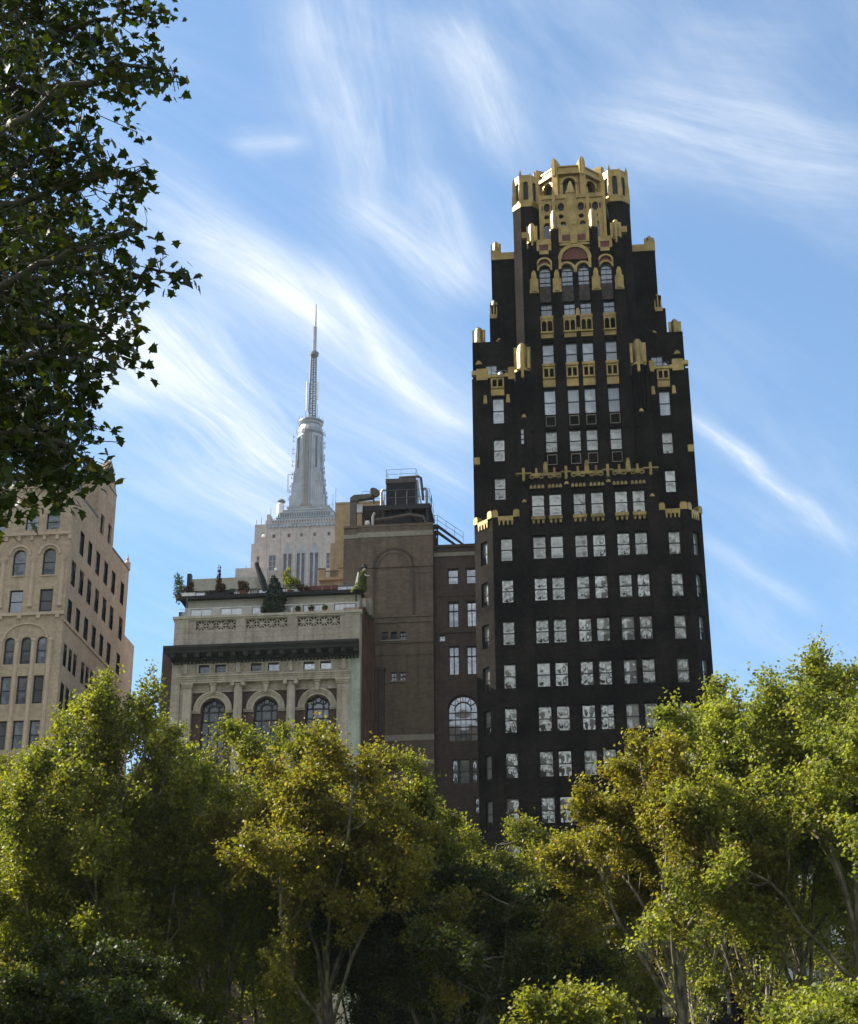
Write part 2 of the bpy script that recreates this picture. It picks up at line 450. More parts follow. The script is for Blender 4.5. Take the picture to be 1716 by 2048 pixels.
class MB:
    def __init__(s):
        s.v, s.f, s.uv = [], [], None

    def poly(s, pts):
        i = len(s.v)
        s.v += pts
        s.f.append(tuple(range(i, i + len(pts))))

    def hexa(s, a, b):
        """two quads (lists of 4 points, both anticlockwise seen from b's side) joined to a box"""
        i = len(s.v)
        s.v += a + b
        s.f += [(i + 3, i + 2, i + 1, i), (i + 4, i + 5, i + 6, i + 7)]
        for k in range(4):
            j = (k + 1) % 4
            s.f.append((i + k, i + j, i + 4 + j, i + 4 + k))
        return s

    def box(s, x0, x1, y0, y1, z0, z1):
        return s.hexa([(x0, y0, z0), (x1, y0, z0), (x1, y1, z0), (x0, y1, z0)], [(x0, y0, z1), (x1, y0, z1), (x1, y1, z1), (x0, y1, z1)])

    def fbox(s, fr, u0, u1, z0, z1, d0, d1):
        q = [(u0, z0), (u1, z0), (u1, z1), (u0, z1)]
        return s.hexa([fr.pt(u, z, d0) for u, z in q], [fr.pt(u, z, d1) for u, z in q])

    def ext(s, a, b):
        """prism between two matching closed outlines"""
        n, i = len(a), len(s.v)
        s.v += a + b
        s.f += [tuple(range(i + n - 1, i - 1, -1)), tuple(range(i + n, i + 2 * n))]
        for k in range(n):
            j = (k + 1) % n
            s.f.append((i + k, i + j, i + n + j, i + n + k))
        return s

    def fext(s, fr, pts, d0, d1):
        return s.ext([fr.pt(u, z, d0) for u, z in pts], [fr.pt(u, z, d1) for u, z in pts])

    def prism(s, xy, z0, z1):
        return s.ext([(x, y, z0) for x, y in xy], [(x, y, z1) for x, y in xy])

    def loft(s, secs):
        """secs: list of equal-length rings of points, capped"""
        n, i = len(secs[0]), len(s.v)
        for r in secs:
            s.v += r
        for a in range(len(secs) - 1):
            for k in range(n):
                j = (k + 1) % n
                p = i + a * n
                s.f.append((p + k, p + j, p + n + j, p + n + k))
        s.f += [tuple(range(i + n - 1, i - 1, -1)), tuple(range(i + (len(secs) - 1) * n, i + len(secs) * n))]
        return s

    def lathe(s, x, y, prof, n=12, rot=0.0, sy=1.0):
        return s.loft([[(x + r * math.cos(rot + 2 * math.pi * k / n), y + sy * r * math.sin(rot + 2 * math.pi * k / n), z) for k in range(n)] for r, z in prof])

    def ring(s, fr, outer, inner, d0, d1):
        n, i = len(outer), len(s.v)
        for pts, d in ((outer, d0), (inner, d0), (outer, d1), (inner, d1)):
            s.v += [fr.pt(u, z, d) for u, z in pts]
        for k in range(n):
            j = (k + 1) % n
            o0, i0, o1, i1 = i, i + n, i + 2 * n, i + 3 * n
            s.f += [(o1 + k, o1 + j, i1 + j, i1 + k), (o0 + k, o0 + j, o1 + j, o1 + k), (i1 + k, i1 + j, i0 + j, i0 + k), (i0 + k, i0 + j, o0 + j, o0 + k)]
        return s

    def arc(s, fr, cu, cz, r0, r1, d0, d1, a0=0.0, a1=math.pi, n=16, sy=1.0):
        pts = []
        for k in range(n + 1):
            t = a0 + (a1 - a0) * k / n
            pts.append((math.cos(t), math.sin(t) * sy))
        for k in range(n):
            (c0, s0), (c1, s1) = pts[k], pts[k + 1]
            q = [(cu + r0 * c0, cz + r0 * s0), (cu + r1 * c0, cz + r1 * s0), (cu + r1 * c1, cz + r1 * s1), (cu + r0 * c1, cz + r0 * s1)]
            s.hexa([fr.pt(u, z, d0) for u, z in q], [fr.pt(u, z, d1) for u, z in q])
        return s

    def tube(s, pts, r, n=6):
        pts = [Vector(p) for p in pts]
        secs = []
        for i, p in enumerate(pts):
            t = (pts[min(i + 1, len(pts) - 1)] - pts[max(i - 1, 0)]).normalized()
            a = t.orthogonal().normalized() if i == 0 else (a - t * a.dot(t)).normalized()
            b = t.cross(a)
            rr = r[i] if isinstance(r, (list, tuple)) else r
            secs.append([tuple(p + (a * math.cos(2 * math.pi * k / n) + b * math.sin(2 * math.pi * k / n)) * rr) for k in range(n)])
        return s.loft(secs)

    def facade(s, fr, u0, u1, z0, z1, holes, rec, d=0.0):
        us, zs = sorted({u0, u1, *[h[0] for h in holes], *[h[1] for h in holes]}), sorted({z0, z1, *[h[2] for h in holes], *[h[3] for h in holes]})
        us, zs = [u for u in us if u0 <= u <= u1], [z for z in zs if z0 <= z <= z1]
        for zi in range(len(zs) - 1):
            zm = (zs[zi] + zs[zi + 1]) / 2
            run = None
            for ui in range(len(us)):
                solid = False
                if ui < len(us) - 1:
                    um = (us[ui] + us[ui + 1]) / 2
                    solid = not any(h[0] < um < h[1] and h[2] < zm < h[3] for h in holes)
                if solid and run is None:
                    run = us[ui]
                if not solid and run is not None:
                    s.poly([fr.pt(run, zs[zi], d), fr.pt(us[ui], zs[zi], d), fr.pt(us[ui], zs[zi + 1], d), fr.pt(run, zs[zi + 1], d)])
                    run = None
        for h in holes:
            kind = h[4] if len(h) > 4 else 'r'
            inn = shape_pts(kind, *h[:4])
            if kind != 'r':
                cu, cz, a, b = (h[0] + h[1]) / 2, (h[2] + h[3]) / 2, (h[1] - h[0]) / 2, (h[3] - h[2]) / 2
                out = []
                for (u, z) in inn:
                    t = math.atan2(z - cz, u - cu)
                    rr = shape_r('r', a, b, t)
                    out.append((cu + rr * math.cos(t), cz + rr * math.sin(t)))
                for k in range(len(inn)):
                    j = (k + 1) % len(inn)
                    if abs(out[k][0] - inn[k][0]) + abs(out[k][1] - inn[k][1]) + abs(out[j][0] - inn[j][0]) + abs(out[j][1] - inn[j][1]) > 1e-5:
                        s.poly([fr.pt(*out[k], d), fr.pt(*out[j], d), fr.pt(*inn[j], d), fr.pt(*inn[k], d)])
            for k in range(len(inn)):
                j = (k + 1) % len(inn)
                s.poly([fr.pt(*inn[k], d), fr.pt(*inn[j], d), fr.pt(*inn[j], d - rec), fr.pt(*inn[k], d - rec)])
        return s

    def build(s, name, m, parent=None, uv=None, smooth=False):
        b = base_of(parent) if parent else Vector((0, 0, 0))
        me = bpy.data.meshes.new(name)
        me.from_pydata([(x - b.x, y - b.y, z - b.z) for x, y, z in s.v], [], s.f)
        me.materials.append(m)
        if uv:
            lay = me.uv_layers.new(name='UVMap')
            for lp in me.loops:
                lay.data[lp.index].uv = uv[lp.vertex_index]
        if smooth:
            me.shade_smooth()
        o = bpy.data.objects.new(name, me)
        COL.objects.link(o)
        o.parent = parent
        return o


def pane(fr, kind, u0, u1, z0, z1, d, m, parent, name='pane'):
    pts = shape_pts(kind, u0, u1, z0, z1)
    mb = MB().fext(fr, pts, d - .03, d)
    uv = [((u - u0) / (u1 - u0), (z - z0) / (z1 - z0)) for u, z in pts] * 2
    return mb.build(name, m, parent, uv=uv)


def window(fr, u0, u1, z0, z1, rec, parent, pm, name='window', kind='r', fm=None, bars_u=(), bars_z=(.5,), fw=.045, bw=.06, sill=None):
    """A window in its opening: frame with its bars, and the glass behind it."""
    a, b = (u1 - u0), (z1 - z0)
    mb = MB()
    outer = shape_pts(kind, u0, u1, z0, z1)
    inner = shape_pts(kind, u0 + fw, u1 - fw, z0 + fw, z1 - fw)
    mb.ring(fr, outer, inner, -rec, -rec + .09)
    for t in bars_u:
        uu = u0 + a * t
        ztop = z1 - fw * .5
        if kind == 'a':
            ra = a / 2
            ztop = z1 - ra + math.sqrt(max(0, ra * ra - (uu - (u0 + u1) / 2) ** 2)) - fw * .5
        mb.fbox(fr, uu - bw * .4, uu + bw * .4, z0 + fw * .5, ztop, -rec + .005, -rec + .06)
    for t in bars_z:
        zz = z0 + b * t
        e = fw * .5
        if kind == 'a':
            ra = a / 2
            dz_ = zz - (z1 - ra)
            if dz_ > 0:
                e = ra - math.sqrt(max(0, ra * ra - dz_ * dz_)) + fw * .5
        mb.fbox(fr, u0 + e, u1 - e, zz - bw * .5, zz + bw * .5, -rec + .003, -rec + .075)
    o = mb.build(name, fm or DARK_METAL, parent)
    pane(fr, kind, u0 + .01, u1 - .01, z0 + .01, z1 - .01, -rec + .001, pm, o)
    if sill:
        MB().fbox(fr, u0 - .08, u1 + .08, z0 - .14, z0 - .002, -.05, .12).build('sill', sill, o)
    return o


# ================================================================ setting
MB().box(-600, 600, -240, 960, -1.0, 0.0).build('ground', ASPHALT)['kind'] = 'structure'
MB().box(-220, 220, -60, 126, 0.004, .12).build('park_lawn', LAWN)['kind'] = 'structure'
MB().box(-400, 400, 126, 130, 0.004, .15).build('park_pavement', PAVE)['kind'] = 'structure'
MB().box(-400, 400, 142.5, 146.6, 0.004, .15).build('building_pavement', PAVE)['kind'] = 'structure'


# ================================================================ the black and gold tower
def pinnacle(x, y, zb, zt, wd, parent, tail=0.0, m=GOLD, flat=False):
    h = zt - zb
    mb = MB()
    r = wd * .5

    def sq(k, z, c=.58):
        a = r * k
        b = a * (1 - c)
        return [(x + px, y + py, z) for px, py in ((-b, -a), (b, -a), (a, -b), (a, b), (b, a), (-b, a), (-a, b), (-a, -b))]
    mb.loft([sq(.98, zb), sq(.98, zb + .07 * h), sq(.70, zb + .10 * h), sq(.66, zb + .62 * h), sq(.60, zb + .78 * h), sq(.46, zb + .90 * h), sq(.26, zb + .975 * h), sq(.06, zt)])
    for sx, sy in ((-1, -1), (1, -1), (1, 1), (-1, 1)):
        cx, cy, t = x + sx * r * .80, y + sy * r * .80, r * .15
        mb.loft([[(cx + a * t * k, cy + b * t * k, z) for a, b in ((-1, -1), (1, -1), (1, 1), (-1, 1))] for k, z in ((1, zb + .06 * h), (1, zb + .40 * h), (.8, zb + .52 * h), (.15, zb + .64 * h))])
    for ux, uy in ((0, -1), (1, 0), (-1, 0)):
        f_ = Fr(x + ux * r * .7, y + uy * r * .7, -uy, ux)
        mb.fext(f_, [(-r * .17, zb - tail), (r * .17, zb - tail), (r * .17, zb + .72 * h), (r * .06, zb + .86 * h), (-r * .06, zb + .86 * h), (-r * .17, zb + .72 * h)], -.1, r * .34)
    return mb.build('pinnacle', m, parent)


T = root('black_brick_tower', (0.1, 148, 0), 'tall black brick tower with gilded stepped pinnacles and a gold crown, highest building here', 'tower')
FB, FW, FS, FD = front(147.0), front(147.2), front(149.5), front(149.0)
BX = [(-5.13, -3.92), (-3.46, -2.27), (-1.13, .05), (.55, 1.75), (2.84, 4.03), (4.52, 5.69)]
rows = [(60.80 - 4.2 * k, 58.42 - 4.2 * k) for k in range(14)]     # top, bottom of each storey's windows
base = MB()
holes = [(a, b, z0, z1) for (a, b) in BX for (z1, z0) in rows + [(65.15, 62.72)]]
base.facade(FB, -6.3, 6.95, 0, 66.9, holes, .32)
LWH = [(-8.22, -7.12, z0, z1) for z1, z0 in rows]
RWH = [(7.70, 8.78, z0, z1) for z1, z0 in rows]
base.facade(FW, -8.95, -6.3, 0, 62.9, LWH, .32)
base.facade(FW, 6.95, 9.64, 0, 62.9, RWH, .32)
cl = math.hypot(1.9, 1.9)
FL = Fr(-10.85, 149.1, 1.9 / cl, -1.9 / cl)
cr = math.hypot(1.4, 1.4)
FRc = Fr(9.64, 147.2, 1.4 / cr, 1.4 / cr)
base.facade(FL, 0, cl, 0, 62.9, [(cl * .5 - .48, cl * .5 + .48, z0, z1) for z1, z0 in rows], .3)
base.facade(FRc, 0, cr, 0, 62.9, [(cr * .5 - .42, cr * .5 + .42, z0, z1) for z1, z0 in rows], .3)
base.prism([(-10.84, 149.6), (-10.84, 178), (11.03, 178), (11.03, 149.1), (9.5, 147.62), (-8.8, 147.62)], 0, 62.2)
base.box(-10.85, -10.35, 149.1, 178, 0, 62.9).box(10.6, 11.04, 148.6, 178, 0, 62.9)
base.box(-6.3, -6.0, 147.01, 149.4, 62, 66.9).box(6.65, 6.95, 147.01, 149.4, 62, 66.9).box(-6.2, 6.9, 147.5, 149.3, 62, 66.2)
# piers standing proud, their feet and the recesses between them
for a, b in ((-6.32, -5.32), (-2.12, -1.3), (1.92, 2.68), (5.86, 6.97)):
    base.fbox(FB, a, b, 0, 67.0, -.3, .24)
    m_ = (a + b) / 2
    for dd in (-.26, .26):
        base.fbox(FB, m_ + dd - .09, m_ + dd + .09, 64.2 if b - a > .9 else 65.9, 67.0, .2, .36)
for a, b in ((-3.84, -3.54), (.14, .46), (4.12, 4.43)):
    base.fbox(FB, a, b, 0, 66.9, -.3, .12)
for a, b in ((-8.96, -8.5), (-6.85, -6.33), (6.98, 7.45), (9.1, 9.63)):
    base.fbox(FW, a, b, 0, 62.9, -.3, .10)
for z1, z0 in rows:       # brick heads over the openings
    for a, b in BX:
        base.fbox(FB, a, b, z1 + .02, z1 + .22, -.1, .06)
base.build('base_block', BLACK_BRICK, T)
nwin = 0
for k, (z1, z0) in enumerate([(65.15, 62.72)] + rows):
    lower = MB() if k > 9 else None
    spots = [(FB, a, b) for a, b in BX]
    if k:
        spots += [(FW, -8.22, -7.12), (FW, 7.70, 8.78), (FL, cl * .5 - .48, cl * .5 + .48), (FRc, cr * .5 - .42, cr * .5 + .42)]
    for fr, a, b in spots:
        if k <= 9:
            window(fr, a, b, z0, z1, .3, T, P_MIRROR)
        else:               # storeys behind the trees
            window(fr, a, b, z0, z1, .3, T, P_MIRROR, name='lower_window')

# gold sills and corbels of the tall storey, gold copings of the wings
mb = MB()
for a, b in BX:
    s_ = MB()
    s_.fbox(FB, a - .06, b + .06, 62.36, 62.70, -.05, .30)
    for t in (.12, .5, .88):
        u = a + (b - a) * t
        s_.fext(FB, [(u - .13, 62.37), (u + .13, 62.37), (u + .1, 61.98), (u - .1, 61.98)], 0, .2)
    s_.build('sill', GOLD_WORN, T)
for fr, a, b in ((FW, -8.96, -8.42), (FW, -6.95, -6.32), (FW, 6.96, 7.55), (FW, 8.95, 9.66), (FL, 0, .62), (FL, cl - .62, cl), (FRc, 0, .5), (FRc, cr - .5, cr)):
    MB().fext(fr, [(a, 62.9), (b, 62.9), (b, 63.45), (b - .12, 63.66), (a + .12, 63.66), (a, 63.45)], -.55, .14).build('coping', GOLD, T)
for fr, a, b in ((FW, -8.42, -6.95), (FW, 7.55, 8.95), (FL, .62, cl - .62), (FRc, .5, cr - .5)):
    g = MB().fbox(fr, a, b, 62.55, 63.0, -.4, .12)
    for t in (.08, .36, .64, .92):
        u = a + (b - a) * t
        g.fext(fr, [(u - .1, 62.56), (u + .1, 62.56), (u + .06, 62.1), (u - .06, 62.1)], 0, .1)
    g.build('coping', GOLD, T)
# battlement of the central bay
for i, (a, b) in enumerate(((-5.28, -3.86), (-3.5, -2.16), (-1.26, .12), (.48, 1.9), (2.7, 4.1), (4.45, 5.84))):
    g = MB().fbox(FB, a, b, 66.92, 67.22, -.35, .22)
    mid = (a + b) / 2
    g.fext(FB, [(mid - .14, 66.7), (mid + .14, 66.7), (mid + .1, 67.7), (mid - .1, 67.7)], .0, .34)
    for t in (.2, .8):
        g.arc(FB, a + (b - a) * t, 66.92, .16, .28, 0, .2, math.pi, 2 * math.pi, 8)
    g.build('battlement', GOLD_WORN, T)
    g = MB()
    for t in (.1, .36, .64, .9):
        u = a + (b - a) * t
        g.fext(FB, [(u - .14, 65.62), (u + .14, 65.62), (u + .14, 65.78), (u + .07, 65.98), (u - .07, 65.98), (u - .14, 65.78)], 0, .24)
    g.build('corbel_row', GOLD_WORN, T)
    MB().fbox(FB, a + .02, b - .02, 65.55, 66.68, -.02, .06).build('panel_strip', BLACK_BRICK, T)
for u in (-3.68, .3, 4.27):
    MB().fext(FB, [(u - .24, 66.9), (u + .24, 66.9), (u + .2, 68.0), (u + .1, 68.35), (u - .1, 68.35), (u - .2, 68.0)], -.3, .3).build('merlon', GOLD_WORN, T)
for u, hw in ((-5.82, .75), (-1.71, .5), (2.3, .5), (6.4, .75)):
    MB().fext(FB, [(u - .13, 66.4), (u + .13, 66.4), (u + .13, 67.1), (u + hw, 67.1), (u + hw, 67.24), (u + .13, 67.24), (u + .13, 67.75), (u - .13, 67.75), (u - .13, 67.24), (u - hw, 67.24), (u - hw, 67.1), (u - .13, 67.1)], -.3, .42).build('cross_finial', GOLD_WORN, T)
    zl = 64.2 if hw > .6 else 65.9
    MB().fext(FB, [(u - .24, zl - .02), (u + .24, zl - .02), (u + .1, zl + .25), (u - .1, zl + .25)], .2, .38).build('drop', GOLD, T)

# main shaft: wings, central front with its corner piers
sh = MB()
LH = [(-8.83, -7.70, 74.08, 77.0), (-8.83, -7.72, 69.93, 72.42), (-8.83, -7.73, 65.78, 68.2)]
RH = [(7.80, 8.86, 74.05, 76.85), (7.82, 8.86, 69.9, 72.32), (7.86, 8.88, 65.76, 68.2)]
sh.facade(FS, -10.87, -6.3, 62, 79.2, LH, .3)
sh.facade(FS, 7.0, 10.88, 62, 79.2, RH, .3)
sh.box(-10.86, 10.87, 149.95, 176, 62, 78.9)
sh.box(-10.865, -10.4, 149.53, 176, 62, 79.2).box(10.4, 10.875, 149.53, 176, 62, 79.2)
CH = []
for z0, z1 in ((79.98, 82.58), (74.5, 77.36), (70.4, 72.8), (85.5, 87.25)):
    CH += [(a, b, z0, z1) for a, b in ((-3.63, -2.48), (-1.28, -.14), (.40, 1.52), (2.74, 3.88))]
AH = [(a, b, 89.2, 91.70, 'a') for a, b in ((-3.68, -2.52), (-1.38, -.22), (.30, 1.46), (2.65, 3.81))]
sh.facade(FD, -4.75, 5.1, 62, 93.4, CH + AH, .34)
sh.box(-4.74, 5.09, 149.4, 152.5, 62, 93.3)
sh.box(-6.35, -4.72, 149.0, 152, 62, 79.2).box(5.08, 7.05, 149.0, 152, 62, 79.2)
for a, b in ((-6.42, -4.62), (5.2, 6.98)):
    m_ = (a + b) / 2
    sh.fbox(FD, a, b, 62, 79.28, -.2, .35)
    for q in (-.62, -.22, .22, .62):
        sh.fbox(FD, m_ + q - .11, m_ + q + .11, 74.4 if abs(q) < .4 else 72.5, 79.28, .3, .55)
for a, b in ((-4.76, -3.78), (-2.36, -1.42), (1.62, 2.62), (3.98, 5.11)):
    sh.fbox(FD, a, b, 62, 88.25, -.2, .55)
    ztop = 95.9 if abs((a + b) / 2) < 3 else 94.5
    sh.fbox(FD, a + .06, b - .06, 88.25, ztop, -.6, .22)
    sh.fbox(FD, a + .3, b - .3, 88.25, ztop, .1, .34)
sh.fbox(FD, -.12, .36, 62, 90.9, -.2, .14)
sh.box(-10.95, 10.76, 152.0, 174, 78.9, 84.75)
sh.box(-9.15, 8.92, 154.0, 172, 84.7, 90.3)
sh.box(-8.97, 8.68, 155.2, 170, 90.3, 96.6)
for u in (-9.2, 8.4):
    sh.box(u, u + .9, 154.0 - .1, 155.1, 84.7, 88.66)
sh.build('shaft', BLACK_BRICK, T)
for fr, L in ((FS, LH + RH), (FD, [h for h in CH if h[2] < 84])):
    for (a, b, z0, z1) in L:
        window(fr, a, b, z0, z1, .3, T, P_CURT if z0 > 74 else P_MIRROR, name='window')
for (a, b, z0, z1) in [h for h in CH if h[2] > 84]:
    window(FD, a, b, z0, z1, .32, T, P_CASE, name='casement_window', bars_u=(.5,), bars_z=(.2, .62), bw=.05)
for (a, b, z0, z1, _k) in AH:
    window(FD, a, b, z0, z1, .32, T, P_CASE, name='arched_window', kind='a', bars_u=(.5,), bars_z=(.23, .48, .73), bw=.05)
    MB().fbox(FD, a, b, 87.32, 89.12, -.1, .05).build('relief_panel', BRONZE, T)
for a, b in ((-3.52, -2.55), (-1.19, -.22), (.5, 1.46), (2.84, 3.84)):
    for z0, z1 in ((73.22, 74.3), (69.02, 70.12)):
        o_, i_ = [(a, z0), (b, z0), (b, z1), (a, z1)], [(a + .06, z0 + .06), (b - .06, z0 + .06), (b - .06, z1 - .06), (a + .06, z1 - .06)]
        MB().ring(FD, o_, i_, .0, .05).build('square_trim', BAND_STONE, T)
FSH = front(152.0)
for a, b in ((-9.6, -8.45), (7.35, 8.5)):
    window(FSH, a, b, 79.6, 81.9, -.04, T, P_CURT, name='terrace_window', bars_u=(.5,), bars_z=())


def gold_panel(fr, a, b, z0, z1):
    """gold balcony front: cresting, two dark slots, scalloped apron"""
    h = z1 - z0
    zs = z0 + h * .36
    g = MB().fbox(fr, a - .06, b + .06, z1 - h * .11, z1, -.05, .30)
    g.fbox(fr, a, b, zs, zs + h * .06, -.05, .26)
    g.fbox(fr, a, b, z0, z0 + h * .28, -.05, .16).fbox(fr, a, b, z0 + h * .28, zs, -.05, .10)
    n = 6
    for k in range(n):
        u = a + (b - a) * (k + .5) / n
        g.arc(fr, u, z0 + h * .37, 0.02, (b - a) / n * .5, .08, .17, math.pi, 2 * math.pi, 6)
    for t in (0.06, .5, .94):
        u = a + (b - a) * t
        g.fbox(fr, u - .075, u + .075, zs, z1 - h * .1, -.05, .2)
    g.fbox(fr, a, b, z1 - h * .2, z1 - h * .1, -.05, .18)
    return g.build('gold_balcony', GOLD, T)


for a, b in ((-3.66, -2.42), (-1.3, -.1), (.36, 1.58), (2.72, 3.92)):
    gold_panel(FD, a, b, 77.52, 80.12)
gold_panel(FS, -8.95, -7.62, 77.15, 79.4)
gold_panel(FS, 7.74, 8.96, 77.15, 79.4)
for a, b in ((-3.7, -2.42), (-1.36, -.1), (.34, 1.56), (2.70, 3.94)):
    g = MB().fbox(FD, a - .04, b + .04, 85.28, 85.62, -.05, .24)
    wd = (b - a) / 2
    g.facade(FD, a, b, 83.75, 85.3, [(a + .1, a + wd - .06, 83.85, 85.05, 'a'), (a + wd + .06, b - .1, 83.85, 85.05, 'a')], .2, .2)
    g.fbox(FD, a - .16, b + .16, 83.62, 83.76, -.05, .34).fbox(FD, a, b, 83.05, 83.2, -.05, .26).fbox(FD, a, b, 83.2, 83.62, -.05, .12)
    for k in range(7):
        u = a + (b - a) * (k + .5) / 7
        g.fext(FD, [(u - .07, 83.41), (u, 83.25), (u + .07, 83.41), (u, 83.57)], .1, .2)
    for sx in (a - .14, b + .14):
        g.fext(FD, [(sx - .06, 83.7), (sx + .06, 83.7), (sx + .04, 84.05), (sx - .04, 84.05)], .1, .32)
    g.build('arcaded_balcony', GOLD, T)
MB().fext(FD, [(-.1, 85.45), (.34, 85.45), (.3, 86.0), (.2, 86.3), (.04, 86.3), (-.06, 86.0)], .1, .36).build('finial', GOLD, T)

# parapets of the wings at the first setback
fr = FS
PARTS = ((-10.9, -10.42, 79.62, 80.1), (-10.42, -9.27, 79.0, 80.28), (-9.27, -9.05, 79.2, 79.62), (-9.05, -7.55, 79.2, 79.42), (-7.55, -7.2, 79.25, 79.66), (-7.2, -6.45, 78.95, 80.3),
                        (7.0, 7.5, 78.95, 80.2), (7.5, 7.74, 79.2, 79.62), (7.74, 8.98, 79.2, 79.42), (8.98, 9.3, 79.22, 79.62), (9.3, 10.42, 78.95, 80.25), (10.42, 10.92, 79.6, 80.05))
for a, b, z0, z1 in PARTS:
    MB().fext(fr, [(a, z0), (b, z0), (b, z1 - .1), (b - .07, z1), (a + .07, z1), (a, z1 - .1)], -.45, .12).build('parapet_block', GOLD, T)
for x, y, z, hw in ((-9.55, 149.5, 76.3, .2), (-7.25, 149.5, 76.3, .2), (7.25, 149.5, 76.35, .2), (9.3, 149.5, 76.35, .2)):
    MB().fext(front(y), [(x - hw, z), (x + hw, z), (x + hw * .7, z + .9), (x - hw * .7, z + .9)], 0, .2).build('drop', GOLD, T)
for x in (-5.68, 5.92):
    pinnacle(x, 149.0, 79.28, 82.75 if x < 0 else 82.5, 1.62, T, .85)
    MB().fext(FD, [(x - .25, 74.1), (x + .25, 74.1), (x + .1, 74.42), (x - .1, 74.42)], .3, .62).build('drop', GOLD, T)
for x, zb, zt in ((-4.22, 88.24, 90.80), (-1.86, 88.2, 90.70), (2.14, 88.18, 90.66), (4.5, 88.15, 90.6)):
    g = MB()
    g.fext(FD, [(x - .43, zb - .1), (x + .43, zb - .1), (x + .43, zb + 1.45), (x + .27, zb + 1.6), (x + .25, zb + 2.1), (x + .12, zb + 2.5), (x - .12, zb + 2.5), (x - .25, zb + 2.1), (x - .27, zb + 1.6), (x - .43, zb + 1.45)], .1, .72)
    g.fext(FD, [(x - .2, zb), (x + .2, zb), (x + .2, zb + 1.95), (x + .08, zb + 2.35), (x - .08, zb + 2.35), (x - .2, zb + 1.95)], .7, .9)
    g.fbox(FD, x - .47, x + .47, zb - .14, zb + .12, .0, .78)
    g.build('pinnacle', GOLD, T)
for x, zb, zt, wd in ((-4.28, 94.45, 97.05, 1.1), (-1.92, 95.82, 98.55, 1.0), (2.08, 95.7, 98.45, 1.0), (4.45, 94.25, 96.9, 1.1)):
    pinnacle(x, 149.2, zb, zt, wd, T, .45)
for x0, x1 in ((-5.35, -4.7), (4.95, 5.6)):
    MB().fbox(FD, x0, x1, 95.2, 95.9, -.5, .0).build('gold_scroll', GOLD, T)
# gold arches over the arched windows
for a, b, zc in ((-3.86, -2.34, 90.95), (2.47, 3.98, 90.95)):
    g = MB()
    cu, r = (a + b) / 2, (b - a) / 2
    g.arc(FD, cu, zc + .12, r * .80, r * 1.02, -.05, .2).arc(FD, cu, zc + .95, r * .74, r * 1.04, -.05, .24, sy=.85)
    g.fbox(FD, a - .02, a + .14, zc + .1, zc + 1.0, -.05, .22).fbox(FD, b - .14, b + .02, zc + .1, zc + 1.0, -.05, .22)
    g.fbox(FD, a, b, 94.12, 94.75, -.3, .2).fbox(FD, a, a + .3, 93.4, 94.12, -.3, .18).fbox(FD, b - .3, b, 93.4, 94.12, -.3, .18).fbox(FD, a + .28, b - .28, 93.0, 93.45, -.3, .15)
    g.build('gold_arch', GOLD, T)
    MB().fbox(FD, a + .28, b - .28, 93.4, 94.14, -.3, .1).build('red_panel', RED_TILE, T)
    MB().fext(FD, [(cu + r * .76 * math.cos(t), zc + .72 + r * .72 * math.sin(t)) for t in [math.pi * k / 12 for k in range(13)]], -.3, .08).build('red_panel', RED_TILE, T)
g = MB()
for cu in (-.80, .88):
    g.arc(FD, cu, 91.05, .62, .86, -.05, .26)
g.arc(FD, .07, 92.25, 1.34, 1.72, -.05, .3, sy=1.0, n=24)
g.fbox(FD, -1.6, -1.34, 91.05, 92.4, -.05, .28).fbox(FD, 1.46, 1.74, 91.05, 92.4, -.05, .28).fbox(FD, -.1, .24, 90.6, 91.4, -.05, .28)
g.fbox(FD, -1.62, 1.76, 93.95, 94.45, -.4, .1)
g.build('great_arch', GOLD, T)
MB().fext(FD, [(.07 + 1.4 * math.cos(t), 92.2 + 1.4 * math.sin(t)) for t in [math.pi * k / 16 for k in range(17)]], -.3, .12).build('red_panel', RED_TILE, T)
g = MB().fbox(FD, -1.5, 1.65, 94.3, 96.3, -.5, .16).fbox(FD, -.26, .40, 94.0, 96.9, .1, .36).fbox(FD, -1.5, -1.2, 94.2, 96.45, .1, .26).fbox(FD, 1.36, 1.66, 94.2, 96.45, .1, .26)
g.fbox(FD, -.06, .2, 96.2, 97.2, 0, .4)
g.build('gable', GOLD, T)
for a, b in ((-1.15, -.34), (.48, 1.28)):
    MB().fbox(FD, a, b, 94.45, 95.15, .1, .2).build('red_panel', RED_TILE, T)

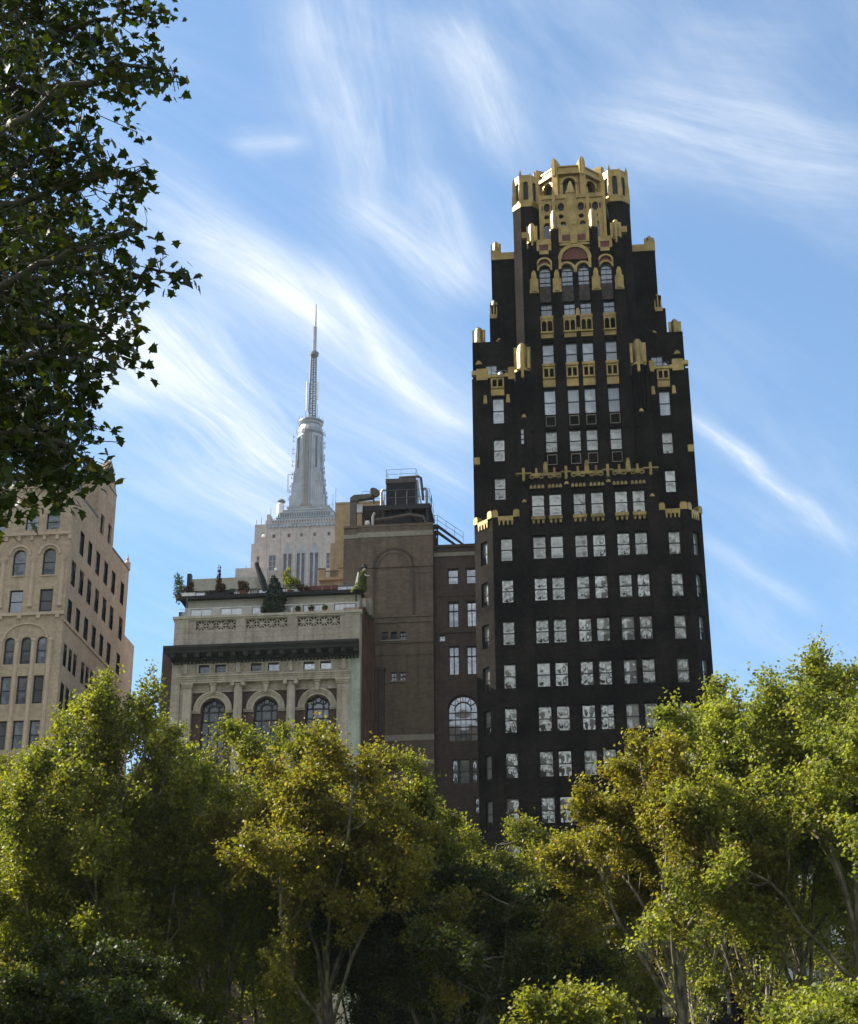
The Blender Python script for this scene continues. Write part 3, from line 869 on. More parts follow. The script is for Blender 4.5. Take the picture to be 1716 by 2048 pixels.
# crown: black corner turrets, gold wall between them
cw = MB()
cw.box(-6.2, 6.1, 152.4, 167, 84.7, 99.6).box(-3.5, 3.6, 151.7, 160, 90, 100.6)
TC = ((-4.86, 152.5, 1.46), (4.68, 152.5, 1.46))
R8 = math.pi / 8
for x, y, r in TC:
    cw.lathe(x, y, [(r / math.cos(R8), 79), (r / math.cos(R8), 100.9)], 8, R8)
for x in (-4.86, 4.68):
    cw.lathe(x, 165.8, [(1.58, 84), (1.58, 100.9)], 8, R8)
cw.build('crown_block', BLACK_BRICK, T)
for x, y, r in TC + ((-4.86, 165.8, 1.46), (4.68, 165.8, 1.46)):
    g = MB()
    ro = 1.0 / math.cos(R8)
    g.lathe(x, y, [(r * ro * 1.03, 100.35), (r * ro * 1.03, 100.95), (r * ro * .8, 101.0), (r * ro * .8, 101.05)], 8, R8)
    for k in range(8):
        t = k * math.pi / 4
        nx, ny = math.cos(t), math.sin(t)
        ri = r * .88
        fr = Fr(x + nx * ri, y + ny * ri, -ny, nx)
        hw = ri * math.tan(R8)
        g.facade(fr, -hw, hw, 100.9, 104.5, [(-hw * .5, hw * .5, 101.35, 103.7, 'a')], .2)
        g.facade(fr, -hw - .05, hw + .05, 100.4, 100.95, [(-hw * .6, -hw * .1, 100.52, 100.82), (hw * .1, hw * .6, 100.52, 100.82)], .1, r * .16)
        t2 = t + R8
        cx, cy = x + math.cos(t2) * ri * ro, y + math.sin(t2) * ri * ro
        zt = 105.0 if k % 2 else 104.55
        g.loft([[(cx + dx_ * q, cy + dy_ * q, z) for dx_, dy_ in ((-1, -1), (1, -1), (1, 1), (-1, 1))] for q, z in ((.24, 100.9), (.22, 102.2), (.17, 102.5), (.16, zt - .75), (.11, zt - .3), (.02, zt + .12))])
    g.lathe(x, y, [(r * .7, 104.2), (r * .7, 104.45), (r * .3, 104.9), (.05, 105.0)], 8, R8)
    o_ = g.build('turret_lantern', GOLD, T)
    MB().lathe(x, y, [(r * .84, 101.0), (r * .84, 104.3)], 8, R8).build('dark_recess_fill', DARK_METAL, o_)  # dark fill so the openings read as shaded hollows
FC = front(151.0)
g = MB()
ch = [(-3.0, -2.32, 99.5, 100.55, 'c'), (-1.52, -.82, 99.5, 100.55, 'c'), (.62, 1.30, 99.45, 100.5, 'c'), (2.12, 2.80, 99.4, 100.45, 'c'),
      (-2.98, -2.42, 98.55, 99.1, 'c'), (-1.47, -.92, 98.55, 99.1, 'c'), (.68, 1.24, 98.5, 99.08, 'c'), (2.18, 2.74, 98.45, 99.05, 'c'),
      (-3.05, -2.35, 96.0, 98.15, 'a'), (-1.35, -.65, 96.9, 98.2, 'a'), (.75, 1.45, 96.9, 98.2, 'a'), (2.15, 2.8, 96.0, 98.15, 'a')]
g.facade(FC, -3.3, 3.4, 93.5, 101.3, ch, .35)
g.fbox(FC, -3.3, 3.4, 101.0, 101.5, -.6, .12)
for u, z0, z1, hw, dd in ((-1.92, 96, 102.2, .17, .35), (1.69, 96, 102.2, .17, .35), (-3.36, 94.5, 101.6, .14, .3), (3.42, 94.5, 101.6, .14, .3), (-.55, 96, 101.9, .13, .3), (.36, 96, 101.9, .13, .3)):
    g.fext(FC, [(u - hw, z0), (u + hw, z0), (u + hw, z1 - .9), (u + hw * .2, z1), (u - hw * .2, z1), (u - hw, z1 - .9)], -.3, dd)
g.loft([[(-.09 + a * q, 150.9 + b * q, z) for a, b in ((-1, -1), (1, -1), (1, 1), (-1, 1))] for q, z in ((.34, 95.5), (.34, 101.4), (.42, 101.45), (.36, 102.0), (.10, 103.05))])
g.build('crown_wall', GOLD, T)
for (a, b, z0, z1, k_) in ch:
    o_ = MB().fext(FC, shape_pts(k_, a, b, z0, z1), -.36, -.30)
    o_.build('crown_window', P_DARK if z0 < 98 else DARK_METAL, T, uv=[(0.5, .5)] * len(o_.v))
for u in (-3.2, -2.1, -1.72, -.6, .42, 1.5, 1.95, 2.98):
    MB().fbox(FC, u - .1, u + .1, 99.65, 100.25, -.05, .05).build('red_panel', RED_TILE, T)
# eight-sided gold lantern on top
ox, oy, ri = -.2, 157.0, 3.3
ro = ri / math.cos(R8)
g = MB()
g.lathe(ox, oy, [(ro * .98, 99), (ro * .98, 103.2), (ro * .9, 103.2), (ro * .9, 103.3)], 8, R8)
for k in range(8):
    t = k * math.pi / 4
    nx, ny = math.cos(t), math.sin(t)
    fr = Fr(ox + nx * ri, oy + ny * ri, -ny, nx)
    hw = ri * math.tan(R8)
    g.facade(fr, -hw, hw, 103.0, 106.4, [(-hw * .5, hw * .5, 103.3, 105.4, 'a')], .4)
    g.arc(fr, 0, 105.4 - hw * .5, hw * .5, hw * .66, -.1, .12)
    g.fbox(fr, -hw, hw, 105.75, 106.1, -.1, .42).fbox(fr, -hw, hw, 106.1, 106.9, -.5, .1).fbox(fr, -hw, hw, 106.78, 106.95, -.55, .2)
    t2 = t + R8
    cx, cy = ox + math.cos(t2) * ro, oy + math.sin(t2) * ro
    ex, ey = math.cos(t2), math.sin(t2)
    fp = Fr(cx, cy, -ey, ex)
    g.fbox(fp, -.33, .33, 102.5, 107.1, -.5, .45)
    g.fext(fp, [(-.33, 107.1), (.33, 107.1), (.30, 107.45), (.12, 107.85), (-.12, 107.85), (-.30, 107.45)], -.55, .42)
    g.fext(fp, [(-.13, 105.5), (.13, 105.5), (.13, 107.2), (.04, 107.7), (-.04, 107.7), (-.13, 107.2)], .4, .62)
g.lathe(ox, oy, [(ro * .86, 106.3), (ro * .5, 107.0), (.1, 107.3)], 8, R8)
LT = g.build('crown_lantern', GOLD, T)
MB().lathe(ox, oy, [(ro * .84, 103), (ro * .84, 106.2)], 8, R8).build('dark_recess_fill', DARK_METAL, LT)  # same dark filling, standing in for shade behind the arches

# gold on the arms and shoulders of the setbacks
for x, y, zb, zt, wd, tl in ((-8.45, 155.7, 97.3, 99.1, 1.05, .6), (8.15, 155.7, 97.1, 98.65, 1.05, .6), (-10.3, 152.7, 84.75, 86.9, 1.3, .65), (10.05, 152.7, 84.5, 86.6, 1.25, .65),
                             (-8.75, 154.3, 88.65, 91.05, .75, 0), (8.55, 154.3, 88.4, 90.65, .75, 0)):
    pinnacle(x, y, zb, zt, wd, T, tl)
for a, b in ((-8.99, -6.2), (6.1, 8.72)):
    MB().fbox(front(155.2), a, b, 96.5, 97.35, -.5, .1).build('coping', GOLD, T)
    MB().fbox(front(155.2), a if a < 0 else b - 1.0, a + 1.0 if a < 0 else b, 97.3, 97.75, -1.0, .08).build('parapet_block', GOLD, T)
for x in (-10.3, 10.05):
    MB().fext(front(152.0), [(x - .35, 82.1), (x + .35, 82.1), (x + .12, 82.5), (x - .12, 82.5)], 0, .2).build('drop', GOLD, T)
for x0, x1, z0 in ((-9.2, -8.45, 88.6), (8.25, 9.0, 88.35)):
    MB().fbox(front(153.95), x0, x1, z0 - .02, z0 + .45, -.9, .12).build('coping', GOLD, T)
for x, z in ((-10.5, 69.6), (10.55, 69.9)):
    MB().fbox(FS, x - .28, x + .28, z, z + .75, -.1, .2).build('gold_block', GOLD, T)
for s0, s1 in (((-8.9, 85.1), (-8.2, 86.0)), ((8.6, 85.0), (7.9, 85.9))):
    fr = front(153.9)
    MB().fext(fr, [(s0[0] - .12, s0[1]), (s0[0] + .12, s0[1]), (s1[0] + .12, s1[1]), (s1[0] - .12, s1[1])][:: 1 if s0[0] < 0 else -1], 0, .3).build('gold_scroll', GOLD, T)
for a, b in ((-9.0, -7.4), (7.6, 9.0)):
    r_ = MB()
    for z in (79.75, 80.15):
        r_.tube([(a, 149.8, z), (b, 149.8, z)], .03, 5)
    for k in range(4):
        u = a + (b - a) * k / 3
        r_.tube([(u, 149.8, 79.2), (u, 149.8, 80.2)], .03, 5)
    r_.build('terrace_railing', RAIL, T)
    MB().lathe(a + 1.0, 150.6, [(.38, 79), (.38, 79.9), (.3, 80.25), (.1, 80.45)], 10).build('vent_hood', STEEL, T)
# narrow lit slit windows in the sunlit flank and the small wing window
window(FD, -6.05, -5.72, 71.2, 72.9, -.38, T, P_CURT, name='slit_window', bars_z=(.33, .66), fw=.04)


# ================================================================ pale stone clubhouse with arches
CLUB = root('stone_clubhouse', (-30.6, 148, 0), 'pale limestone clubhouse with three big arches, black cornice and rooftop terraces', 'building')
F = front(147.0)
FR_ = front(147.6)          # recessed brick wall behind the columns
ARC = [-35.6, -30.57, -25.68]
b_ = MB()
FZ = [(-37.03, -35.98, 48.28, 49.1), (-35.44, -34.38, 48.28, 49.1), (-32.03, -30.97, 48.28, 49.1), (-30.4, -29.34, 48.28, 49.1), (-27.0, -25.95, 48.28, 49.05), (-25.42, -24.36, 48.28, 49.05)]
LAT = [(-37.5, -33.66, 52.6, 53.48), (-32.62, -28.7, 52.6, 53.48), (-27.65, -23.62, 52.6, 53.48)]
b_.facade(F, -39.6, -21.62, 47.3, 53.75, FZ + LAT, .35)
b_.box(-39.58, -21.64, 147.42, 151, 46.5, 53.7)
b_.fbox(F, -39.6, -38.75, 0, 47.31, -.8, .0).fbox(F, -38.75, -38.45, 0, 47.31, -.8, -.12)
for a, b in ((-39.55, -38.2), (-33.55, -32.72), (-28.6, -27.72), (-23.1, -21.7)):
    b_.fbox(F, a, b, 51.0, 53.7, -.1, .1)
b_.build('wall', STONE, CLUB)
MB().fbox(F, -22.7, -21.62, 0, 50.1, -.8, .06).build('corner_pier', VERDIGRIS, CLUB)
MB().fbox(F, -39.75, -21.5, 53.72, 53.98, -.5, .22).fbox(F, -39.7, -21.55, 53.56, 53.72, -.3, .12).build('coping', STONE_PLAIN, CLUB)
for a, b, z0, z1 in LAT:
    g = MB()
    n = 4
    cw_ = (b - a) / n
    zc, hh = (z0 + z1) / 2, (z1 - z0) / 2
    for k in range(n):
        cu = a + cw_ * (k + .5)
        for t in range(8):
            an = t * math.pi / 4
            e = min(cw_ / 2 / max(abs(math.cos(an)), 1e-6), hh / max(abs(math.sin(an)), 1e-6))
            px_, pz_ = -math.sin(an), math.cos(an)
            ex_, ez_ = math.cos(an) * e, math.sin(an) * e
            w0, w1 = .075, .045
            g.fext(F, [(cu - px_ * w0, zc - pz_ * w0), (cu + ex_ - px_ * w1, zc + ez_ - pz_ * w1), (cu + ex_ + px_ * w1, zc + ez_ + pz_ * w1), (cu + px_ * w0, zc + pz_ * w0)][::-1], -.3, -.12)
        g.fext(F, [(cu + .17 * math.cos(q * math.pi / 4), zc + .17 * math.sin(q * math.pi / 4)) for q in range(8)], -.3, -.08)
        if k:
            g.fbox(F, a + cw_ * k - .05, a + cw_ * k + .05, z0, z1, -.3, -.1)
    g.build('star_lattice', STONE_PLAIN, CLUB)
MB().fbox(F, -39.5, -21.7, 52.5, 53.52, -.42, -.36).build('lattice_backing', CORNICE, CLUB)
# cornice with brackets
g = MB()
prof = [(0, 49.45), (.35, 49.5), (.4, 49.75), (1.35, 49.95), (1.4, 50.15), (1.6, 50.4), (1.6, 50.62), (0, 50.98)]
g.ext([(-39.6 - d * .35, 147.0 - d, z) for d, z in prof], [(-21.75 + d * .12, 147.0 - d, z) for d, z in prof])
for k in range(16):
    u = -39.3 + k * (17.4 / 15)
    g.fext(F, [(u - .22, 49.55), (u + .22, 49.55), (u + .22, 49.94), (u - .22, 49.94)], .3, 1.25)
for k in range(52):
    u = -39.4 + k * (17.55 / 51)
    g.fbox(F, u - .09, u + .09, 49.2, 49.44, 0, .22)
g.build('cornice', CORNICE, CLUB)
for a, b, z0, z1 in FZ:
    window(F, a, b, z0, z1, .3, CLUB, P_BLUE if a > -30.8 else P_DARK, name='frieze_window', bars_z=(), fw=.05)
    MB().ring(F, [(a - .14, z0 - .12), (b + .14, z0 - .12), (b + .14, z1 + .1), (a - .14, z1 + .1)], [(a, z0), (b, z0), (b, z1), (a, z1)], 0, .07).build('window_surround', STONE_PLAIN, CLUB)
for u in (-38.3, -33.2, -28.2, -23.2):         # carved ornament between the frieze windows
    g = MB()
    rn = random.Random(int(u * 10))
    for k in range(16):
        uu, zz = u + rn.uniform(-.75, .75), rn.uniform(48.25, 49.1)
        g.lathe(uu, 146.98, [(.02, zz - .14), (rn.uniform(.07, .13), zz), (.02, zz + .14)], 6)
    g.fext(F, [(u - .16, 48.2), (u + .16, 48.2), (u + .22, 48.6), (u + .12, 49.2), (u - .12, 49.2), (u - .22, 48.6)], 0, .14)
    g.build('carved_ornament', STONE_PLAIN, CLUB)
g = MB()
for z0, z1, d in ((47.32, 47.5, .1), (47.5, 47.7, .16), (47.7, 47.86, .24), (47.86, 48.0, .34)):
    g.fbox(F, -38.85, -22.62, z0, z1, -.7, d)
g.build('architrave', STONE_PLAIN, CLUB)
# brick wall and arches
b_ = MB()
AHs = [(c - 1.16, c + 1.16, 36.5, 45.95, 'a') for c in ARC]
b_.facade(FR_, -38.5, -22.6, 0, 47.4, AHs, .45)
b_.box(-40.85, -39.62, 147.9, 176, 0, 51.35)
b_.box(-38.5, -22.6, 148.1, 176, 0, 47)
b_.build('brick_wall', MAROON_BRICK, CLUB)
for c in ARC:
    g = MB()
    zc = 44.78
    g.arc(FR_, c, zc, 1.22, 1.5, -.1, .12).arc(FR_, c, zc, 1.5, 1.66, -.1, .22).arc(FR_, c, zc, 1.66, 1.84, -.1, .3)
    for sx in (-1, 1):
        a, b = sorted((c + sx * 1.18, c + sx * 2.1))
        g.fbox(FR_, a, b, zc - .26, zc - .1, -.1, .16).fbox(FR_, a, b, zc - .1, zc, -.1, .26)
    g.build('arch_moulding', STONE_PLAIN, CLUB)
    g = MB().fext(FR_, [(c - .2, 46.45), (c + .2, 46.45), (c + .3, 47.32), (c - .3, 47.32)], -.1, .42)
    g.fbox(FR_, c - .34, c + .34, 47.14, 47.32, 0, .55).fext(FR_, [(c - .12, 46.3), (c + .12, 46.3), (c + .2, 47.1), (c - .2, 47.1)], .3, .5)
    g.build('keystone', STONE_PLAIN, CLUB)
    o_ = window(FR_, c - 1.15, c + 1.15, 36.5, 45.93, .42, CLUB, P_DARK, name='arched_window', kind='a', bars_u=(.3, .7), bars_z=(.15, .32, .5, .64, .77, .87), fw=.13, bw=.12)
    g = MB().arc(FR_, c, 44.76, .5, .62, -.42, -.3)
    for t in (R(36), R(72), R(108), R(144)):
        cs, sn = math.cos(t), math.sin(t)
        g.fext(FR_, [(c + .58 * cs + .05 * sn, 44.76 + .58 * sn - .05 * cs), (c + 1.08 * cs + .05 * sn, 44.76 + 1.08 * sn - .05 * cs), (c + 1.08 * cs - .05 * sn, 44.76 + 1.08 * sn + .05 * cs), (c + .58 * cs - .05 * sn, 44.76 + .58 * sn + .05 * cs)], -.42, -.3)
    g.build('fanlight_bars', DARK_METAL, o_)
for u in (-33.12, -28.1):
    g = MB()
    g.lathe(u, 146.95, [(.55, 30), (.55, 36.0), (.46, 36.2), (.44, 40), (.385, 46.75), (.42, 46.8), (.42, 46.88), (.5, 47.0), (.5, 47.06)], 24)
    g.build('column', STONE_PLAIN, CLUB, smooth=False)
    g = MB().fbox(F, u - .62, u + .62, 47.14, 47.33, -.5, .62)
    for sx in (-1, 1):
        g.loft([[(u + sx * .5 + .2 * math.cos(q * math.pi / 5), yy, 47.0 + .2 * math.sin(q * math.pi / 5)) for q in range(10)] for yy in (146.4, 147.3)])
    g.build('capital', STONE_PLAIN, CLUB)
for a, b in ((-38.4, -37.62), (-23.78, -22.72)):
    g = MB().fbox(F, a, b, 0, 46.8, -.5, .05)
    for t in (.22, .5, .78):
        u = a + (b - a) * t
        g.fbox(F, u - .06, u + .06, 34, 46.5, .04, .085)
    g.build('pilaster', STONE_PLAIN, CLUB)
    MB().fbox(F, a - .06, b + .06, 46.82, 46.96, -.5, .12).fbox(F, a - .1, b + .1, 46.96, 47.12, -.5, .2).fbox(F, a - .16, b + .16, 47.12, 47.31, -.5, .28).build('capital', STONE_PLAIN, CLUB)
# red brick flank
g = MB()
g.box(-23.5, -21.6, 147.9, 156.6, 0, 54.6).box(-39, -21.75, 151, 176, 0, 53)
for k, y in enumerate((149.6, 151.1, 152.8, 154.6)):
    g.box(-21.7, -21.36, y, y + .5, 0, 55.2 + .3 * (k % 2))
g.build('brick_flank', RED_BRICK, CLUB)
MB().box(-21.66, -21.1, 155.6, 156.4, 30, 51).box(-22.3, -20.6, 156.4, 156.95, 0, 51.0).build('chimney_breast', MAROON_BRICK, CLUB)
MB().fbox(front(156.4), -22.3, -20.5, 50.9, 51.2, -.5, .1).build('chimney_cap', MAROON_BRICK, CLUB)
MB().tube([(-21.2, 155.9, 30), (-21.2, 155.9, 51.6)], .09, 6).build('vent_pipe', DUCT_BROWN, CLUB)
# first penthouse storey
P1 = front(149.3)
PW = [(-38.75, -36.55), (-35.75, -33.58), (-32.65, -30.4), (-30.2, -28.55), (-27.62, -25.5), (-24.6, -22.45)]
g = MB()
g.facade(P1, -39.0, -22.0, 53.0, 56.45, [(a, b, 53.9, 55.62) for a, b in PW], .2)
g.box(-38.98, -22.02, 149.6, 156, 53, 56.4).box(-38.995, -38.7, 149.33, 156, 53, 56.44).box(-22.3, -22.005, 149.33, 156, 53, 56.44)
g.build('penthouse_wall', PENT, CLUB)
for a, b in PW:
    window(P1, a, b, 53.9, 55.62, .18, CLUB, P_BLUE, name='penthouse_window', bars_u=(.5,), bars_z=(), fw=.07)
MB().box(-39.75, -21.75, 148.7, 157, 56.42, 56.58).box(-39.75, -21.75, 148.68, 148.76, 56.40, 56.74).build('terrace_deck', CANVAS, CLUB)
MB().fbox(front(148.66), -39.7, -38.85, 54.0, 55.1, -.05, 0).tube([(-38.95, 148.7, 54), (-38.95, 148.7, 56.5)], .06).build('terrace_screen', ESB_DARK, CLUB)
MB().tube([(-22.35, 148.75, 54), (-22.35, 148.75, 56.5)], .07).build('terrace_post', DARK_METAL, CLUB)
# lattice railing along the parapet
g = MB()
fr = front(147.6)
g.fbox(fr, -39.3, -31.0, 54.98, 55.03, -.02, .02)
for k in range(56):
    u = -39.3 + k * .15
    for s_ in (-1, 1):
        u2 = u + s_ * .5
        if -39.3 <= u2 <= -31:
            g.fext(fr, [(u - .014, 54.0), (u + .014, 54.0), (u2 + .014, 55.0), (u2 - .014, 55.0)], -.015 * s_ - .01, -.015 * s_ + .01)
g.build('lattice_railing', WHITE, CLUB)
g = MB()
g.fbox(fr, -30.8, -21.9, 54.98, 55.03, -.02, .02)
for k in range(75):
    u = -30.8 + k * .12
    g.fbox(fr, u - .012, u + .012, 54, 55.0, -.012, .012)
g.build('bar_railing', WHITE, CLUB)
# upper penthouse with glazed front
P2 = front(153.0)
g = MB().fbox(P2, -40.0, -33.0, 58.75, 60.02, -4, .25).fbox(P2, -40.0, -39.4, 56.5, 58.8, -4, 0).fbox(P2, -33.6, -33.0, 56.5, 58.8, -4, 0)
g.build('upper_penthouse', PENT, CLUB)
for a, b in ((-39.4, -38.3), (-38.2, -36.4), (-36.3, -35.0), (-34.9, -33.7)):
    window(P2, a, b, 56.6, 58.72, .1, CLUB, P_BLUE, name='glass_door', bars_z=(), fm=WHITE, fw=.07)
MB().box(-40.05, -39.65, 152.4, 153.0, 56.5, 60.5).build('flue', DARK_METAL, CLUB)
g = MB().fbox(P2, -32.9, -22.9, 56.55, 57.6, -.5, -.44)
g.build('sunroom_wall', PENT, CLUB)
gw = window(P2, -32.9, -22.9, 57.1, 58.78, .1, CLUB, P_BLUE, name='sunroom_window', bars_u=[k / 10 for k in range(1, 10)], bars_z=(.55,), fm=RAIL, fw=.07)
g = MB()
for z in (57.3, 57.55):
    g.tube([(-32, 148.9, z), (-22, 148.9, z)], .02, 5)
for k in range(12):
    u = -32 + k * .9
    g.tube([(u, 148.9, 56.5), (u, 148.9, 57.6)], .022, 5)
g.build('terrace_railing', RAIL, CLUB)
MB().box(-21.58, -21.05, 150.2, 151.4, 54.6, 56.3).box(-21.6, -21.3, 147.9, 150.2, 54.6, 55.5).build('parapet_return', BAND_STONE, CLUB)


# ---------------------------------------------------------------- rooftop things of the clubhouse
def leaves_np(C, N, size, rng, fold=.35, droop=0.0, long=1.25):
    """kite-shaped leaves at C with normals N; returns vertices and triangles"""
    n = len(C)
    N = N / np.linalg.norm(N, axis=1, keepdims=True)
    A = rng.normal(size=(n, 3))
    A -= N * (A * N).sum(1, keepdims=True)
    A /= np.linalg.norm(A, axis=1, keepdims=True)
    A[:, 2] -= droop
    A /= np.linalg.norm(A, axis=1, keepdims=True)
    B = np.cross(N, A)
    s = (size * rng.uniform(.65, 1.25, n))[:, None]
    base, tip = C - A * s * .5 * long, C + A * s * .5 * long
    f = rng.uniform(-.2, fold, n)[:, None]
    off = A * s * rng.uniform(-.18, .1, n)[:, None]
    lf, rt = C + B * s * .5 + N * s * f + off, C - B * s * .5 + N * s * f + off
    V = np.stack([base, rt, tip, lf], 1).reshape(-1, 3)
    i = np.arange(n)[:, None] * 4
    T_ = np.concatenate([i + [[0, 1, 2]], i + [[0, 2, 3]]], 1).reshape(-1, 3)
    return V, T_


def np_mesh(name, V, T_, m, parent, smooth=False):
    b = base_of(parent) if parent else Vector((0, 0, 0))
    me = bpy.data.meshes.new(name)
    me.vertices.add(len(V))
    me.vertices.foreach_set('co', (V - np.array(b)).astype(np.float32).ravel())
    k = T_.shape[1]
    me.loops.add(T_.size)
    me.loops.foreach_set('vertex_index', T_.astype(np.int32).ravel())
    me.polygons.add(len(T_))
    me.polygons.foreach_set('loop_start', np.arange(0, T_.size, k, dtype=np.int32))
    me.update(calc_edges=True)
    me.materials.append(m)
    if smooth:
        me.shade_smooth()
    o = bpy.data.objects.new(name, me)
    COL.objects.link(o)
    o.parent = parent
    return o


def bush(name, label, cat, x, y, z, blobs, size, n, m, pot=None, stem=None, seed=1, group=None):
    """potted plant: blobs of leaves (dx, dz, rx, rz)"""
    rng = np.random.default_rng(seed)
    t = root(name, (x, y, z), label, cat, group)
    Cs, Ns = [], []
    for dx_, dz_, rx, rz in blobs:
        k = int(n * rx * rx * rz ** .5 / sum(b[2] ** 2 * b[3] ** .5 for b in blobs)) + 6
        d = rng.normal(size=(k, 3))
        d /= np.linalg.norm(d, axis=1, keepdims=True)
        rad = rng.uniform(.45, 1.08, k)[:, None]
        Cs.append(np.array([x + dx_, y, z + dz_]) + d * rad * np.array([rx, rx, rz]))
        Ns.append(d + rng.normal(size=(k, 3)) * .6)
    V, T_ = leaves_np(np.concatenate(Cs), np.concatenate(Ns), size, rng)
    np_mesh('foliage', V, T_, m, t)
    zt = max(b[1] for b in blobs)
    MB().tube([(x, y, z + .1), (x + .03, y, z + zt * .6), (x, y, z + zt)], [.05, .04, .02], 6).build('stem', BARK_DARK, t)
    if pot:
        MB().lathe(x, y, [(pot * .7, z), (pot, z + pot * 1.3), (pot * 1.08, z + pot * 1.3), (pot * 1.08, z + pot * 1.5), (pot * .9, z + pot * 1.5)], 14).build('pot', TERRACOTTA, t)
    return t


zt_ = 56.6
con = bush('conifer', 'dark conifer rising in front of the middle of the clubhouse penthouse', 'conifer', -30.2, 148.2, 53.98,
           [(0, .8, 1.3, .9), (0.05, 1.9, 1.05, .95), (-.05, 2.8, .7, .95), (-.12, 3.6, .42, .75), (.5, 2.2, .45, .7), (-.45, 1.5, .6, .8)], .2, 7500, CONIFER, .5, seed=3)
bush('ornamental_grass', 'tall wispy grass at the left end of the upper terrace', 'grass', -40.0, 149.4, zt_, [(0, 1.2, .55, 1.5), (.3, .8, .5, .9), (-.25, 2.2, .35, .8)], .16, 700, LEAF_L, .35, seed=4)
bush('potted_shrub', 'rusty red shrub beside the dark flue on the upper terrace', 'plant', -39.0, 149.4, zt_, [(0, .9, .5, .6), (.2, 1.5, .3, .4)], .15, 500, ORANGE_LEAF, .3, seed=5)
bush('potted_shrub', 'slim orange spire shrub in front of the penthouse glass doors', 'plant', -36.05, 149.4, zt_, [(0, 1.0, .38, .7), (0, 2.0, .28, .7), (0, 2.9, .18, .6), (.35, 1.2, .4, .35)], .14, 800, ORANGE_LEAF, .3, seed=6)
bush('potted_shrub', 'round orange shrub in a clay pot near the closed parasol', 'plant', -33.55, 149.4, zt_, [(0, 1.05, .55, .6), (-.3, 1.5, .3, .3)], .15, 600, ORANGE_LEAF, .42, seed=7)
bush('potted_tree', 'small leafy green tree in front of the sunroom glazing', 'plant', -28.95, 149.4, zt_, [(0, 1.4, .7, .6), (-.45, 2.1, .45, .5), (.6, 1.2, .55, .5), (-.2, 2.7, .25, .3)], .16, 900, LEAF_G, .35, seed=8)
bush('potted_shrub', 'dull reddish shrub beside the small terrace tree', 'plant', -27.55, 149.4, zt_, [(0, .6, .6, .4), (-.4, .9, .4, .35)], .14, 450, ORANGE_LEAF, .3, seed=9)
for k, (u, lb) in enumerate(((-27.75, 'small rounded bush on the parapet, nearest the dark conifer'), (-26.45, 'small rounded bush on the parapet, middle one of three'), (-25.15, 'small rounded bush on the parapet, farthest from the conifer'))):
    bush('parapet_bush', lb, 'plant', u, 147.35, 53.98, [(0, .52, .3, .3)], .11, 220, LEAF_D, .2, seed=20 + k, group='small bushes along the parapet')

um = root('folded_parasol', (-31.95, 149.2, zt_), 'folded dark parasol leaning over the terrace beside the conifer', 'parasol')
MB().tube([(-31.35, 149.2, 57.2), (-31.7, 149.2, 58.2), (-32.35, 149.2, 60.0), (-32.42, 149.2, 60.2)], [.3, .36, .2, .05], 10).build('canopy', CANVAS, um)
MB().tube([(-30.9, 149.2, 56.6), (-31.1, 149.2, 56.9), (-31.4, 149.2, 57.4)], .045, 6).build('pole', STEEL, um)
MB().box(-32.5, -30.8, 148.95, 149.45, 56.6, 56.85).build('base', WHITE, um)
for k, (x, lb) in enumerate(((-39.0, 'white planter box below the rusty red shrub'),)):
    pb = root('planter_box', (x, 149.0, zt_), lb, 'planter')
    MB().box(x - .55, x + .75, 148.8, 149.3, zt_, zt_ + .42).build('trough', WHITE, pb)
    MB().box(x - .6, x + .8, 148.77, 149.33, zt_ + .42, zt_ + .5).build('rim', WHITE, pb)
sf = root('terrace_sofa', (-35.9, 149.2, zt_), 'low dark sofa on the upper terrace under the orange spire shrub', 'sofa')
MB().box(-37.0, -35.0, 148.9, 149.6, zt_, zt_ + .4).build('seat', CANVAS, sf)
MB().box(-37.0, -35.0, 149.45, 149.65, zt_ + .4, zt_ + .85).build('backrest', CANVAS, sf)
for sx in (-37.05, -35.0):
    MB().box(sx - .1, sx + .1, 148.9, 149.6, zt_, zt_ + .6).build('armrest', CANVAS, sf)
sc_ = root('terrace_chair', (-34.75, 149.2, zt_), 'black folding chair on the terrace between the sofa and the clay pot', 'chair')
MB().box(-35.0, -34.5, 149.0, 149.5, zt_ + .42, zt_ + .48).build('seat', BLACK_STEEL, sc_)
MB().fext(front(149.5), [(-35.0, zt_ + .45), (-34.5, zt_ + .45), (-34.45, zt_ + 1.0), (-34.95, zt_ + 1.0)], -.03, .03).build('backrest', BLACK_STEEL, sc_)
for sx in (-34.97, -34.53):
    MB().tube([(sx, 149.02, zt_), (sx, 149.5, zt_ + .45)], .025, 5).build('leg', BLACK_STEEL, sc_)
    MB().tube([(sx, 149.5, zt_), (sx, 149.02, zt_ + .45)], .025, 5).build('leg', BLACK_STEEL, sc_)
bn = root('terrace_bench', (-25.9, 149.3, zt_), 'long reddish wooden bench against the sunroom glazing', 'bench')
MB().box(-27.2, -24.3, 149.2, 149.75, zt_ + .42, zt_ + .5).build('seat', RED_TILE, bn)
MB().box(-27.2, -24.3, 149.7, 149.8, zt_ + .5, zt_ + 1.05).build('backrest', RED_TILE, bn)
for sx in (-27.1, -25.75, -24.4):
    MB().box(sx - .05, sx + .05, 149.2, 149.75, zt_, zt_ + .42).build('leg', RED_TILE, bn)

